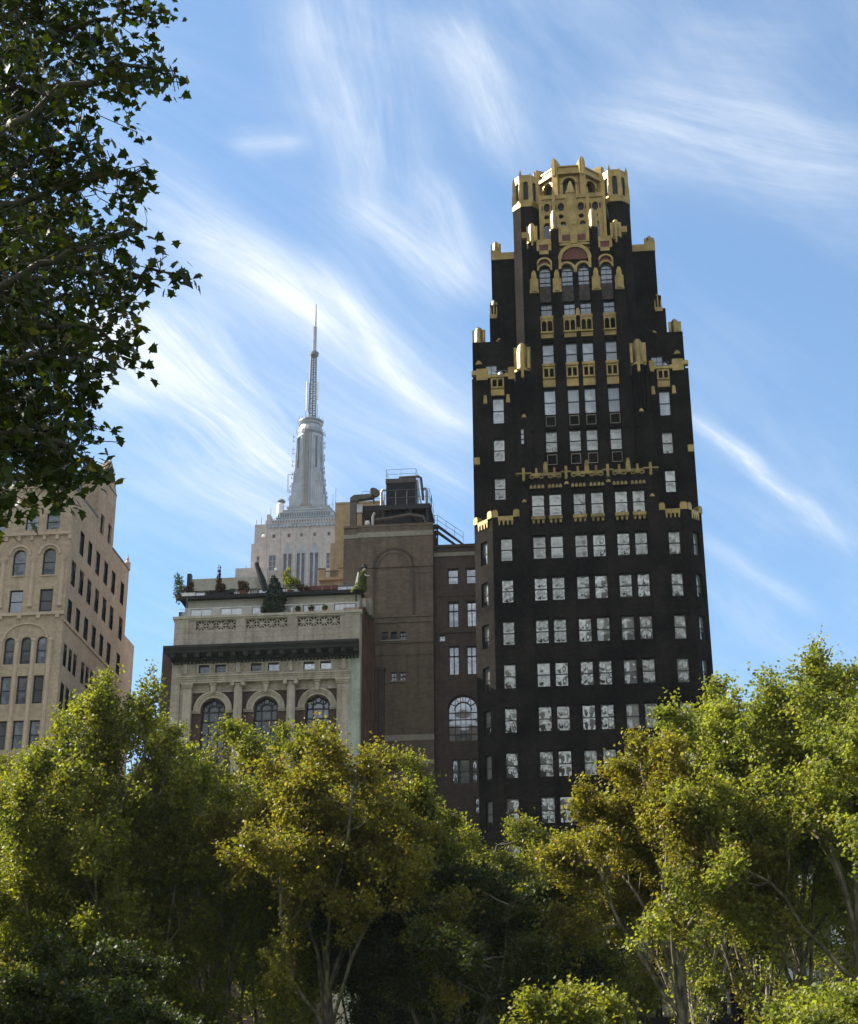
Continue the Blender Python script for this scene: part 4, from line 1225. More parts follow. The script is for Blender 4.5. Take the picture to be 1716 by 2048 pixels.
# figure of clipped greenery with a hat and white arms, at the corner of the terrace
fg = root('topiary_figure', (-21.9, 148.4, zt_), 'topiary figure of a dressed lady with black hat and white arm at the terrace corner', 'topiary')
rng = np.random.default_rng(44)
prof = [(0, .75), (.3, .66), (.8, .5), (1.3, .42), (1.7, .36), (2.0, .2)]
n = 2600
zz = rng.uniform(0, 2.0, n)
rr = np.interp(zz, [p[0] for p in prof], [p[1] for p in prof]) * rng.uniform(.85, 1.05, n)
th = rng.uniform(0, 2 * np.pi, n)
xx = -22.0 + .2 * zz - .25 * np.clip(.5 - zz, 0, 1)
C_ = np.stack([xx + rr * np.cos(th), 148.4 + rr * np.sin(th), zt_ - .25 + zz * 1.05], 1)
V, T_ = leaves_np(C_, np.stack([np.cos(th), np.sin(th), np.full(n, .3)], 1) + rng.normal(size=(n, 3)) * .5, .11, rng)
np_mesh('gown', V, T_, LIME_LEAF, fg)
MB().lathe(-21.95, 148.4, [(.6, zt_), (.36, zt_ + 1.2), (.25, zt_ + 1.7)], 10).build('gown_core', CONIFER, fg)
MB().lathe(-21.55, 148.4, [(.05, 58.35), (.10, 58.42), (.13, 58.55), (.15, 58.68), (.13, 58.82), (.05, 58.92)], 10).build('head', SKIN_WHITE, fg)
MB().lathe(-21.55, 148.4, [(.28, 58.74), (.36, 58.78), (.28, 58.84), (.24, 59.0), (.2, 59.14), (.05, 59.2)], 12).build('hat', CANVAS, fg)
MB().tube([(-21.7, 148.3, 58.35), (-21.5, 148.2, 58.15), (-21.42, 148.15, 57.95)], [.09, .08, .07], 8).tube([(-21.42, 148.15, 57.95), (-21.2, 148.1, 57.84), (-20.95, 148.1, 57.86)], [.07, .055, .035], 8).build('arm', SKIN_WHITE, fg)


# ================================================================ brown brick building with blind arch and roof plant
BR = root('brown_brick_building', (-18, 160, 0), 'plain brown brick building with a blind arch, between the clubhouse and the black tower', 'building')
FM, FWg = front(157.0), front(157.7)
SW = [(-20.93, -20.3, 54.28, 55.1), (-20.02, -19.4, 54.26, 55.08), (-19.12, -18.5, 54.24, 55.06), (-20.02, -19.42, 49.96, 50.86), (-19.12, -18.5, 49.94, 50.86)]
g = MB()
g.facade(FM, -24.97, -15.72, 0, 66.7, SW, .3)
g.box(-24.96, -15.73, 157.4, 186, 0, 66.2).box(-24.965, -24.6, 157.05, 186, 0, 66.65).box(-16.1, -15.725, 157.05, 186, 0, 66.65)
g.fbox(FM, -23.5, -15.7, 62, 66.72, -.3, .12)
for z in (53.85, 56.6, 54.02 + 2.0):
    g.fbox(FM, -24.97, -15.72, z, z + .16, -.1, .09)
g.fbox(FM, -17.55, -15.9, 61.3, 61.42, -.1, .07).fbox(FM, -24.97, -15.72, 52.6, 52.7, -.1, .05).fbox(FM, -24.97, -15.72, 66.5, 66.75, -.4, .16)
g.build('wall', BROWN_BRICK, BR)
MB().arc(FM, -19.75, 62.0, 1.92, 2.16, -.1, .19, n=24).arc(FM, -19.75, 62.0, 1.5, 1.58, -.1, .15, n=24).fbox(FM, -21.91, -21.67, 56.8, 62, -.1, .08).fbox(FM, -17.83, -17.59, 56.8, 62, -.1, .08).build('blind_arch', BROWN_DARK, BR)
MB().fbox(FM, -24.99, -23.52, 65.36, 65.78, -.1, .06).fbox(FM, -23.52, -15.69, 65.36, 65.92, -.1, .18).build('stone_band', BAND_STONE, BR)
MB().fbox(FM, -24.97, -15.7, 43.8, 44.4, -.1, .08).fbox(FM, -24.97, -15.7, 41.4, 41.9, -.1, .08).build('lower_band', BAND_STONE, BR)
for a, b, z0, z1 in SW:
    window(FM, a, b, z0, z1, .28, BR, P_DARK, name='small_window', bars_u=(.5,), fw=.05)
for a, b, z in ((-21.05, -18.4, 54.1), (-20.12, -18.4, 49.82)):
    MB().fbox(FM, a, b, z, z + .12, -.1, .12).build('sill', BAND_STONE, BR)
g = MB()
WW = [(-14.28, -13.2, 60.2, 61.84), (-12.43, -11.4, 60.2, 61.84), (-14.26, -13.2, 55.58, 58.22), (-12.4, -11.38, 55.58, 58.22), (-15.22, -14.6, 54.12, 54.8), (-14.26, -13.22, 50.58, 53.56), (-12.47, -11.48, 50.58, 53.5),
      (-14.4, -11.44, 43.76, 48.44, 'a'), (-14.04, -13.46, 39.6, 41.98), (-13.3, -12.35, 39.6, 41.98), (-12.1, -11.6, 39.6, 41.98), (-11.85, -11.4, 36.6, 38.2)]
g.facade(FWg, -15.8, -10.8, 0, 64.4, WW, .3)
g.box(-15.75, -10.82, 158.1, 186, 0, 64)
g.fbox(FWg, -15.7, -10.8, 64.2, 64.5, -.5, .12).fbox(FWg, -15.7, -10.8, 58.85, 59.0, -.1, .08).fbox(FWg, -15.7, -10.8, 54.95, 55.15, -.1, .1)
for a, b in ((-14.4, -13.1), (-12.55, -11.3)):
    g.fbox(FWg, a, b, 61.9, 62.1, -.1, .1).fbox(FWg, a, b, 58.3, 58.5, -.1, .1)
g.arc(FWg, -12.92, 46.96, 1.52, 1.72, -.1, .1)
g.build('wing_wall', BROWN_DARK, BR)
MB().fbox(FWg, -15.72, -10.8, 63.22, 63.64, -.1, .1).build('stone_band', BAND_STONE, BR)
for i, h in enumerate(WW):
    a, b, z0, z1 = h[:4]
    if i < 2:
        window(FWg, a, b, z0, z1, .28, BR, P_BLUE, name='wing_window', fw=.08)
    elif i in (2, 3, 5, 6):
        window(FWg, a, b, z0, z1, .28, BR, P_BLUE, name='wing_window', bars_u=(.5,), bars_z=(.66,), fw=.08, bw=.12)
    elif i == 7:
        o_ = window(FWg, a, b, z0, z1, .28, BR, P_BLUE, name='arched_window', kind='a', bars_u=(.24, .42, .59, .76), bars_z=(.16, .32, .48, .63), fw=.1, bw=.07)
        q = MB().arc(FWg, -12.92, 46.96, .78, .88, -.28, -.17)
        for t in (R(30), R(60), R(90), R(120), R(150)):
            cs, sn = math.cos(t), math.sin(t)
            q.fext(FWg, [(-12.92 + .85 * cs + .03 * sn, 46.96 + .85 * sn - .03 * cs), (-12.92 + 1.42 * cs + .03 * sn, 46.96 + 1.42 * sn - .03 * cs), (-12.92 + 1.42 * cs - .03 * sn, 46.96 + 1.42 * sn + .03 * cs), (-12.92 + .85 * cs - .03 * sn, 46.96 + .85 * sn + .03 * cs)], -.28, -.18)
        q.build('fanlight_bars', DARK_METAL, o_)
    else:
        window(FWg, a, b, z0, z1, .28, BR, P_BLUE if i < 11 else P_CURT, name='wing_window', bars_z=(.5,) if i > 4 else ())


def railing(name_parent, pts, h, m=RAIL, n=None, rails=(1.0, .5), r=.022):
    g_ = MB()
    for k in rails:
        g_.tube([(x, y, z + h * k) for x, y, z in pts], r, 5) if len(pts) == 2 else [g_.tube([(*pts[i][:2], pts[i][2] + h * k), (*pts[i + 1][:2], pts[i + 1][2] + h * k)], r, 5) for i in range(len(pts) - 1)]
    for i in range(len(pts) - 1):
        a, b = Vector(pts[i]), Vector(pts[i + 1])
        kk = n or max(1, int((b - a).length / 1.6))
        for j in range(kk + 1):
            p_ = a + (b - a) * j / kk
            g_.tube([tuple(p_), (p_.x, p_.y, p_.z + h)], r, 5)
    return g_.build('railing', m, name_parent)


# cooling tower on its steel deck
CT = root('cooling_tower', (-19.5, 161, 66.2), 'black louvred cooling tower with silver pipes on a steel deck on the brown roof', 'cooling tower')
g = MB().box(-21.05, -17.9, 160.6, 163.8, 69.9, 73.0)
for k in range(22):
    z = 70.0 + k * .135
    g.fext(front(160.6), [(-20.95, z), (-18.0, z), (-18.0, z + .05), (-20.95, z + .05)], 0, .05)
g.build('louvre_box', BLACK_STEEL, CT)
MB().box(-21.1, -17.85, 160.5, 163.85, 73.0, 73.5).build('top_rim', DUCT_BROWN, CT)
railing(CT, [(-21.05, 160.6, 73.5), (-17.85, 160.6, 73.5)], 1.1, n=2)
railing(CT, [(-21.05, 160.6, 73.5), (-21.05, 163.6, 73.5)], 1.1, n=1)
railing(CT, [(-17.85, 160.6, 73.5), (-17.85, 163.6, 73.5)], 1.1, n=1)
MB().tube([(-19.7, 160.9, 73.75), (-17.6, 160.9, 73.8), (-17.35, 160.9, 73.6), (-17.2, 160.8, 72.2), (-17.1, 160.8, 71.0)], .15, 8).build('brown_pipe', DUCT_BROWN, CT)
MB().tube([(-17.75, 160.7, 73.3), (-17.6, 160.7, 72.2), (-17.4, 160.7, 71.0), (-17.3, 160.7, 70.4)], .09, 7).build('silver_pipe', STEEL, CT)
MB().tube([(-17.3, 161.2, 72.3), (-16.9, 161.2, 72.5), (-16.75, 161.2, 72.2), (-16.75, 161.2, 69.9)], .15, 8).build('silver_pipe', STEEL, CT)
MB().tube([(-21.1, 161, 72.4), (-21.5, 161, 72.45), (-21.6, 161, 72.2), (-21.6, 161, 69.9)], .14, 8).build('silver_pipe', STEEL, CT)
MB().tube([(-21.1, 161.1, 71.9), (-21.3, 161.1, 71.9), (-21.35, 161.1, 70)], .06, 6).build('silver_pipe', STEEL, CT)
DK = root('steel_deck', (-19.8, 160, 66.2), 'dark steel platform on posts carrying the cooling tower, with handrails', 'platform')
g = MB().box(-23.5, -16.2, 159.2, 164, 69.55, 69.88)
g.fbox(front(159.2), -23.5, -16.2, 69.35, 69.9, -.06, .04)
g.build('platform', BLACK_STEEL, DK)
for x in (-23.3, -21.2, -18.3, -16.5):
    for y in (159.3, 163.4):
        MB().box(x - .13, x + .13, y, y + .25, 66.2, 69.5).build('post', BLACK_STEEL, DK)
MB().box(-21.0, -17.2, 159.9, 163.5, 67.6, 69.5).build('pump_housing', BLACK_STEEL, DK)
MB().tube([(-19, 159.4, 69.4), (-16.8, 159.4, 67.2)], .1, 6).build('brace', BLACK_STEEL, DK)
railing(DK, [(-23.4, 159.3, 69.88), (-16.3, 159.3, 69.88)], 1.75, n=6)
railing(DK, [(-16.3, 159.3, 69.88), (-16.3, 163.8, 69.88)], 1.75, n=2)
# ladder on the right
g = MB()
for s_ in (0, .5):
    g.tube([(-16.1 + .0, 159.1 + s_, 66.3), (-16.1, 159.1 + s_, 70.9)], .035, 5)
for k in range(15):
    g.tube([(-16.1, 159.1, 66.5 + k * .3), (-16.1, 159.6, 66.5 + k * .3)], .025, 5)
g.build('ladder', BLACK_STEEL, DK)
PP = root('roof_pipework', (-19.5, 159.4, 66.2), 'fat brown pipes lying along the roof edge under the steel deck', 'pipes')
MB().tube([(-22.0, 159.0, 68.2), (-20.5, 159.0, 68.3), (-18.3, 159.0, 68.6), (-16.9, 159.0, 68.3), (-16.6, 159.0, 67.6)], .17, 10).build('upper_pipe', DUCT_BROWN, PP)
MB().tube([(-21.8, 158.7, 67.1), (-20.0, 158.7, 67.2), (-17.0, 158.7, 67.35)], .17, 10).build('lower_pipe', DUCT_BROWN, PP)
MB().tube([(-22.2, 158.8, 66.5), (-22.2, 158.8, 68.5), (-22.0, 158.8, 68.9)], .17, 10).build('riser', STEEL, PP)
for k in range(3):
    MB().lathe(-22.75, 158.8, [(.2, 66.6 + k * .5), (.26, 66.7 + k * .5), (.26, 66.9 + k * .5), (.2, 67.0 + k * .5)], 10).build('valve', WHITE, PP)
MB().box(-23.2, -22.5, 159.3, 160.2, 66.2, 67.4).build('red_motor', RED_BRICK, PP)
DU = root('roof_duct', (-24.4, 159, 66.2), 'brown rectangular duct bending over the roof edge beside the ochre wall', 'duct')
MB().box(-24.6, -23.95, 158.6, 159.3, 66.3, 70.3).build('riser', DUCT_BROWN, DU)
MB().fext(front(158.6), [(-24.6, 70.2), (-23.95, 70.2), (-23.7, 70.5), (-22.2, 70.6), (-22.2, 71.05), (-24.2, 71.0), (-24.6, 70.7)], -.7, .0).build('elbow', DUCT_BROWN, DU)
MB().box(-23.9, -23.3, 158.7, 159.2, 69.0, 69.9).build('louvre', STEEL, DU)
VH = root('round_vent', (-22.1, 158.6, 70), 'brown round vent dish at the end of the roof duct', 'vent')
MB().tube([(-22.35, 158.9, 70.85), (-22.05, 158.5, 71.0), (-21.9, 158.3, 71.1)], [.25, .55, .6], 14).build('hood', DUCT_BROWN, VH)
MB().tube([(-22.1, 158.7, 69.9), (-22.1, 158.7, 70.8)], .1, 6).build('stalk', DUCT_BROWN, VH)
ST = root('steel_stair', (-14.6, 162, 64), 'dark steel stair with handrails running down from the brown roof towards the tower', 'stair')
MB().box(-16.6, -15.6, 160.8, 162, 68.0, 68.15).box(-16.6, -15.6, 160.8, 162, 67.3, 67.45).build('landing', BLACK_STEEL, ST)
for dz_ in (68.05, 67.35):
    MB().fext(front(160.9), [(-15.65, dz_ - .25), (-13.0, dz_ - 2.35), (-12.7, dz_ - 2.35), (-15.55, dz_ + .08)], -.06, .06).build('stringer', BLACK_STEEL, ST)
railing(ST, [(-16.5, 160.9, 68.1), (-15.6, 160.9, 68.1), (-12.9, 160.9, 66.0)], 1.1, n=3)
MB().box(-15.7, -15.55, 160.8, 161, 64, 68.1).build('post', BLACK_STEEL, ST)


# ================================================================ ochre rendered block behind
OC = root('ochre_block', (-27, 172, 0), 'ochre rendered block with a small balcony, behind the brown brick building', 'building')
FO = front(170.0)
g = MB().box(-28.06, -22.5, 170, 186, 0, 75.0).fbox(FO, -28.05, -22.5, 74.9, 75.12, -.3, .06)
g.fbox(FO, -27.98, -25.3, 60, 71.4, -.1, .08)
g.box(-29.7, -28.05, 170.2, 182, 0, 65.9).fbox(FO, -28.5, -28.05, 65.8, 70.2, -.4, .05)
g.build('wall', STUCCO, OC)
g = MB().fbox(FO, -29.75, -26.9, 65.7, 66.0, -.2, .5).fbox(FO, -29.7, -29.0, 66.0, 67.0, -.2, .4).fbox(FO, -27.5, -26.9, 66.0, 67.0, -.2, .4)
g.build('balcony', STUCCO, OC)
g = MB().fbox(FO, -29.0, -27.5, 66.75, 66.85, .2, .3)
for k in range(10):
    g.fbox(FO, -29.0 + k * .165, -28.96 + k * .165, 66.0, 66.8, .22, .26)
g.build('balcony_railing', DUCT_BROWN, OC)
MB().fbox(FO, -29.78, -28.98, 67.0, 67.1, -.25, .45).fbox(FO, -27.52, -26.85, 67.0, 67.1, -.25, .45).build('coping', TERRACOTTA, OC)


# ================================================================ far stepped skyscraper with mast
ES = root('stepped_skyscraper', (-148, 790, 0), 'far pale stepped skyscraper topped by a silver mast and antenna', 'skyscraper')
FE = front(770.0)
AX = -144.5                                     # axis of mast and shaft
EB = []
for c, z0 in ((-151.0, 200), (-144.2, 200), (-137.4, 200)):
    EB += [(c - 2.05, c - .45, z0, 307.6), (c + .45, c + 2.05, z0, 307.6)]
ESW = [(-160.6, -157.1, 299.1, 307.2), (-131.2, -127.8, 299.0, 307.2), (-166.9, -165.4, 300.8, 307.0)]
ESQ = [(u - .75, u + .75, 316.7, 318.6) for u in (-158.4, -150.6, -144.2, -137.4, -130.0, -122.8)]
g = MB()
g.facade(FE, -163.0, -122.0, 0, 326.5, EB + ESW[:2] + ESQ, .9)
g.facade(FE, -168.4, -163.0, 0, 324.4, [ESW[2]], .9)
g.box(-168.38, -120, 771.2, 830, 0, 324.2).box(-168.39, -167.5, 770.1, 830, 0, 324.4)
g.box(-170.5, -168.3, 773, 828, 0, 315.1).box(-171.5, -168.3, 776, 826, 0, 298)
g.box(-162.4, -160.5, 770.3, 828, 320, 329.9)
g.box(-162.4, -126.5, 771.1, 828, 320, 326.6)
for u in (-155.5, -147.6, -140.8, -133.7, -126.0, -162.6):
    g.fbox(FE, u - .5, u + .5, 0, 323, -.4, .35)
g.build('limestone_block', ESB_STONE, ES)
g = MB().box(-176.2, -160, 764, 800, 0, 298.6).box(-185, -176, 768, 800, 0, 280)
g.build('shoulder_block', ESB_STONE, ES)
for i, (a, b, z0, z1) in enumerate(EB):
    h = (z1 - z0)
    m_ = MB().fbox(FE, a, b, 200, 307.5, -.8, -.7)
    m_.build('window_strip', ESB_GLASS, ES)
    s_ = MB()
    for k in range(26):
        z = 306.8 - k * 3.7
        if (k * 7 + i * 3) % 5 in (0, 3):
            s_.fbox(FE, a + .05, b - .05, z - 1.6, z + .4, -.72, -.55)
    s_.build('red_spandrel', ESB_RED, ES)
for c in (-151.0, -144.2, -137.4):
    s_ = MB()
    for u, hw in ((c - 2.2, .16), (c, .32), (c + 2.2, .16)):
        s_.fbox(FE, u - hw, u + hw, 200, 308 if u != c else 313.6, -.5, .3)
    for sx in (-1, 1):
        for q in range(3):
            u = c + sx * (.75 + q * .62)
            s_.fext(FE, [(u - .3, 307.6), (u + .3, 307.6), (u + .26, 312.6 - q * 1.9), (u - .1 - .1 * sx, 313.0 - q * 1.9), (u - .3, 312.6 - q * 1.9)], -.3, .25 - .05 * q)
    s_.build('metal_mullion', ESB_METAL, ES)
for a, b, z0, z1 in ESW:
    window(FE, a, b, z0, z1, .8, ES, ESB_GLASS, name='window', bars_u=(.5,) if b - a > 2 else (), bars_z=(.3, .65), fm=ESB_METAL, fw=.15, bw=.3)
for i, (a, b, z0, z1) in enumerate(ESQ):
    MB().fbox(FE, a, b, z0, z1, -.85, -.7).build('square_window', ESB_RED if i < 2 else ESB_DARK, ES)
FEl = Fr(-170.5, 828, 0, -1)
# observation terraces
g = MB()
for k, (x0, x1, z0, z1, y) in enumerate(((-162.0, -125.0, 322.6, 324.2, 769.6), (-160.5, -126.0, 324.2, 326.4, 770.2), (-157.5, -127.5, 326.4, 328.2, 771.0), (-156.0, -128.2, 328.2, 331.2, 772.0), (-154.5, -129.6, 331.2, 333.2, 773.5), (-153.0, -131.2, 333.0, 335.8, 776))):
    g.box(x0, x1, y, 812 - k, z0, z1 - .35).box(x0 - .35, x1 + .35, y - .35, 812, z1 - .35, z1)
    for q in range(int((x1 - x0) / 1.9)):
        u = x0 + .8 + q * 1.9
        if k in (0, 2):
            g.box(u, u + .9, y - .5, y, z0 - .7, z0 + .9)
g.build('terrace_tiers', ESB_METAL, ES)
g = MB()
for k in range(22):
    u = -157 + k * 1.25
    g.box(u, u + .6, 771.6, 772.1, 328.7, 330.4)
for k in range(24):
    u = -159.5 + k * 1.4
    g.box(u, u + .7, 769.9, 770.3, 324.8, 325.9)
g.build('terrace_openings', ESB_DARK, ES)
g = MB()
for a, b, z in ((-160.5, -126.5, 326.5), (-155.5, -128.5, 333.3)):
    for h in (.5, 1.0):
        g.tube([(a, 770.6, z + h), (b, 770.6, z + h)], .05, 4)
    for k in range(16):
        u = a + (b - a) * k / 15
        g.tube([(u, 770.6, z), (u, 770.6, z + 1.0)], .06, 4)
g.build('terrace_railing', RAIL, ES)
# mast: faceted shaft with four stepped wings
MY = 790.0
g = MB()
g.lathe(AX, MY, [(7.6, 335), (7.0, 360), (6.7, 380.5)], 16, math.pi / 16)
g.build('mast_shaft', ESB_METAL, ES)
g = MB()
for ang in (0, 1):
    c, s_ = round(math.cos(ang * math.pi)), round(math.sin(ang * math.pi))
    fr = Fr(AX, MY, c, s_)
    st = [(10.3, 335, 342), (9.6, 342, 347.5), (8.9, 347.5, 352.5), (8.35, 352.5, 357.5), (7.8, 357.5, 362.5), (7.35, 362.5, 372), (7.0, 372, 380.5)]
    for r, z0, z1 in st:
        g.fext(fr, [(4, z0), (r, z0), (r - .1, z1 - .5), (r - .45, z1), (4, z1)], -2.2, 2.2)
    for q in range(5):
        g.fext(fr, [(6.0, 336), (6.3, 336), (6.3, 346 + q * 5), (6.0, 347 + q * 5)], -2.1 + q, -1.9 + q)
# the broad splayed lower faces
for sx in (-1, 1):
    for q in range(7):
        x0 = AX + sx * (2.2 + q * 1.02)
        x1 = AX + sx * (3.2 + q * 1.02)
        zt__ = (380, 378, 374, 366, 359, 353, 346)[q]
        g.box(min(x0, x1) + .04, max(x0, x1) - .04, MY - 8.2 + q * .35, MY - 4, 335, zt__)
        g.box(x0 - .06, x0 + .06, MY - 8.5 + q * .35, MY - 5, 335, zt__ - 4)
g.build('mast_wing', ESB_METAL, ES)
MB().box(AX - 2.15, AX + 2.15, MY - 8.6, MY - 6, 336, 381).box(AX - .9, AX + .9, MY - 8.85, MY - 6, 336, 381).build('mast_window_strip', ESB_SHAFT, ES)
for sx in (-1, 1):
    MB().box(AX + sx * 4.4 - .75, AX + sx * 4.4 + .75, MY - 7.72, MY - 6, 361, 378.5).build('mast_window_strip', ESB_GLASS, ES)
    g = MB()
    for q in (-.5, 0, .5):
        g.box(AX + sx * 1.55 + q * .5 - .09, AX + sx * 1.55 + q * .5 + .09, MY - 8.75, MY - 8.4, 340, 380.5)
    g.build('mast_mullion', ESB_METAL, ES)
MB().box(AX - 2.9, AX + 2.9, MY - 9.6, MY - 7, 335, 339.5).build('mast_plinth', ESB_SHAFT, ES)
g = MB()
g.lathe(AX, MY, [(7.0, 380.3), (7.1, 381), (6.9, 381.6), (6.9, 384.0), (7.0, 384.2), (6.8, 384.8)], 24)
g.lathe(AX, MY, [(6.8, 384.9), (6.2, 386.6), (5.6, 388.2), (6.2, 388.4), (6.7, 389.4), (6.7, 390.9), (6.3, 391.0)], 24)
g.lathe(AX, MY, [(5.4, 391.0), (3.4, 392.3), (2.0, 393.2), (1.9, 394.2)], 20)
g.build('mast_cap', ESB_METAL, ES)
MB().lathe(AX, MY, [(6.55, 381.5), (6.95, 381.9), (6.95, 383.6), (6.5, 384)], 24).lathe(AX, MY, [(6.72, 389.3), (6.8, 389.7), (6.8, 390.3), (6.72, 390.6)], 24).build('dark_band', ESB_DARK, ES)
g = MB()
for k in range(18):
    t = k * math.pi / 9
    for z, r, h in ((391, 6.4, 2.0), (384.6, 7.0, 1.4)):
        x, y = AX + r * math.cos(t), MY + r * math.sin(t)
        g.tube([(x, y, z - .5), (x + .6 * math.cos(t), y, z + .3), (x + .6 * math.cos(t), y, z + h * (.4 + .6 * ((k * 5) % 7) / 7))], .12, 4)
for k in range(16):
    z = 345 + k * 2.4
    for sx in (-1, 1):
        if (k + sx) % 3:
            r = 7.5 + max(0, (360 - z)) * .12
            g.tube([(AX + sx * r, MY - 3, z), (AX + sx * (r + 1.2), MY - 3.4, z + .1)], .14, 4).tube([(AX + sx * (r + 1.1), MY - 3.4, z - .8), (AX + sx * (r + 1.1), MY - 3.4, z + 1.0)], .2, 5)
g.build('aerial_spurs', ESB_DARK, ES)
# antenna
ax = AX + .75
g = MB()
for sx, sy in ((-1, -1), (1, -1), (1, 1), (-1, 1)):
    g.tube([(ax + sx * 1.75, MY + sy * 1.75, 393), (ax + sx * 1.5, MY + sy * 1.5, 413), (ax + sx * 1.3, MY + sy * 1.3, 431)], .28, 5)
for k in range(26):
    z = 394 + k * 1.45
    r = 1.75 - k * .018
    g.box(ax - r, ax + r, MY - r, MY - r + .25, z, z + .3).box(ax - r, ax + r, MY + r - .25, MY + r, z, z + .3).box(ax - r, ax - r + .25, MY - r, MY + r, z, z + .3)
    s_ = 1 if k % 2 else -1
    g.tube([(ax - s_ * r, MY - r, z), (ax + s_ * r, MY - r, z + 1.45)], .14, 4)
g.lathe(ax, MY, [(.45, 393), (.45, 431)], 8)
g.build('lattice_antenna', ESB_DARK, ES)
MB().lathe(ax + .3, MY, [(1.6, 430.6), (2.4, 431.2), (2.5, 432.6), (2.2, 433.1), (1.0, 433.3)], 14).build('antenna_ring', ESB_DARK, ES)
for x, z0, z1 in ((ax - 2.9, 397, 414.5), (ax + 2.9, 403.5, 414.2)):
    s_ = MB().lathe(x, MY - 1.5, [(.5, z0), (.5, z1)], 8)
    for k in range(5):
        z = z0 + 1 + k * (z1 - z0 - 2) / 4
        s_.lathe(x, MY - 1.5, [(.58, z - .15), (.58, z + .15)], 8).tube([(x, MY - 1.5, z), (ax, MY - 1, z)], .14, 4)
    s_.build('antenna_panel', WHITE, ES)
g = MB()
for x, z0, z1 in ((ax - 3.6, 392, 401), (ax + 3.0, 392, 401)):
    g.tube([(x, MY - 1, z0), (x, MY - 1, z1)], .16, 5)
g.build('whip_aerial', RAIL, ES)
g = MB()
for sx, sy in ((-1, -1), (1, -1), (1, 1), (-1, 1)):
    g.tube([(ax + .4 + sx * .65, MY + sy * .65, 433), (ax + .5 + sx * .6, MY + sy * .6, 449)], .2, 5)
for k in range(9):
    z = 434 + k * 1.8
    g.box(ax - .2, ax + 1.1, MY - .75, MY + .6, z, z + .3)
g.lathe(ax + .45, MY, [(.42, 433), (.4, 449)], 7)
g.build('upper_antenna', ESB_DARK, ES)
MB().box(ax - .35, ax - .05, MY - 1.1, MY - .5, 441, 449.3).box(ax + .95, ax + 1.15, MY - .9, MY - .5, 434, 449).build('antenna_panel', WHITE, ES)
MB().lathe(ax + .6, MY, [(.5, 449), (.42, 456), (.3, 462.4), (.36, 462.8), (.1, 463.4)], 7).build('spire_tip', RAIL, ES)
for x, y, z, r in ((-163.4, 769.2, 317.6, 1.1), (-156.8, 769.3, 299.3, .95)):
    d_ = MB().lathe(x, y, [(.1, z - r * .96), (r * .7, z - r * .7), (r, z), (r * .7, z + r * .7), (.1, z + r * .96)], 14, sy=.35)
    d_.build('dish', WHITE, ES, smooth=True)
g = MB().lathe(-156.7, 776, [(1.6, 331), (1.9, 334), (1.9, 337.4), (1.2, 338.4), (.2, 338.7)], 14)
g.build('white_tank', WHITE, ES)
MB().lathe(-156.2, 775.8, [(1.9, 338.6), (2.2, 339.2), (1.2, 340.2), (.1, 340.4)], 12).build('tank_cap', ESB_DARK, ES)
for x, z0, z1 in ((-128.6, 332, 340), (-127.2, 331, 343.5), (-168.0, 324, 328), (-165.5, 324, 329), (-160.8, 330, 334), (-172.5, 298, 303)):
    MB().tube([(x, 772, z0), (x, 772, z1)], .13, 4).build('roof_aerial', RAIL, ES)
MB().tube([(-152.6, 784, 347.5), (-154.4, 783, 347.5), (-154.6, 783, 357.5), (-152.2, 784, 357.8)], .22, 5).build('aerial_bracket', RAIL, ES)


# ================================================================ tan brick building with arched windows at the left
LB = root('tan_brick_building', (-57, 155, 0), 'tan brick building with arched windows, corbelled bands and blue slate roof, behind the overhanging leaves', 'building')
FF = front(147.0)
FSd = Fr(-50.6, 0, 0, 1)                         # side wall; u is the depth
W = [(-55.3, -53.95, 63.74, 65.46), (-53.16, -51.8, 63.74, 65.46), (-60.9, -59.55, 63.74, 65.46), (-58.7, -57.35, 63.74, 65.46)]
WA = [(-56.22, -54.9, 58.93, 61.7, 'a'), (-53.2, -51.9, 58.91, 61.74, 'a'), (-59.3, -58.0, 58.93, 61.7, 'a'), (-62.3, -61.0, 58.93, 61.7, 'a')]
WR = [(-56.22, -54.88, 55.15, 57.45), (-53.18, -51.86, 55.13, 57.47), (-59.3, -58.0, 55.15, 57.45), (-62.3, -61.0, 55.15, 57.45)]
W3 = [(x, x + 1.0, 49.88, 52.62, 'a') for x in (-56.25, -54.6, -53.04, -59.9, -58.3, -61.5)]
W4 = [(x, x + 1.0, 45.92 - 4.4 * k, 48.7 - 4.4 * k) for k in range(6) for x in (-56.25, -54.64, -53.04, -59.9, -58.3, -61.5)]
g = MB()
g.facade(FF, -66, -50.6, 0, 68.2, W + WA + WR + W3 + W4, .32)
rowA = [(a, b, 62.3, 64.75) for a, b in ((150.0, 151.3), (152.75, 154.0), (155.5, 156.85), (158.4, 159.75), (161.3, 162.6), (164.7, 166.0))]
rowB = [(a, a + 1.3, 58.35, 60.85, 'a') for a in (148.1, 150.75, 153.4, 156.1, 158.8, 161.5, 165.0)]
rowC = [(a, a + 1.3, 54.5, 56.75) for a in (147.9, 150.55, 153.3, 156.0, 158.7, 161.4, 165.0)]
rowD = [(a, a + .95, 49.9, 52.1, 'a') for a in (147.8, 149.4, 150.9, 153.5, 155.0, 156.5, 158.9, 160.4, 161.9, 164.4, 165.9)]
rowE = [(a, a + 1.0, 45.6 - 4.4 * k, 48.2 - 4.4 * k) for k in range(4) for a in (147.8, 149.4, 150.9, 153.5, 155.0, 156.5, 158.9, 160.4, 161.9, 164.4, 165.9)]
rowV = [(156.1, 157.4, 67.0, 69.2), (158.8, 160.1, 67.0, 69.2)]
g.facade(FSd, 147, 155.2, 0, 68.2, rowA + rowB + rowC + rowD + rowE, .3)
g.facade(FSd, 155.2, 160.9, 0, 73.2, rowA + rowB + rowC + rowD + rowE + rowV, .3)
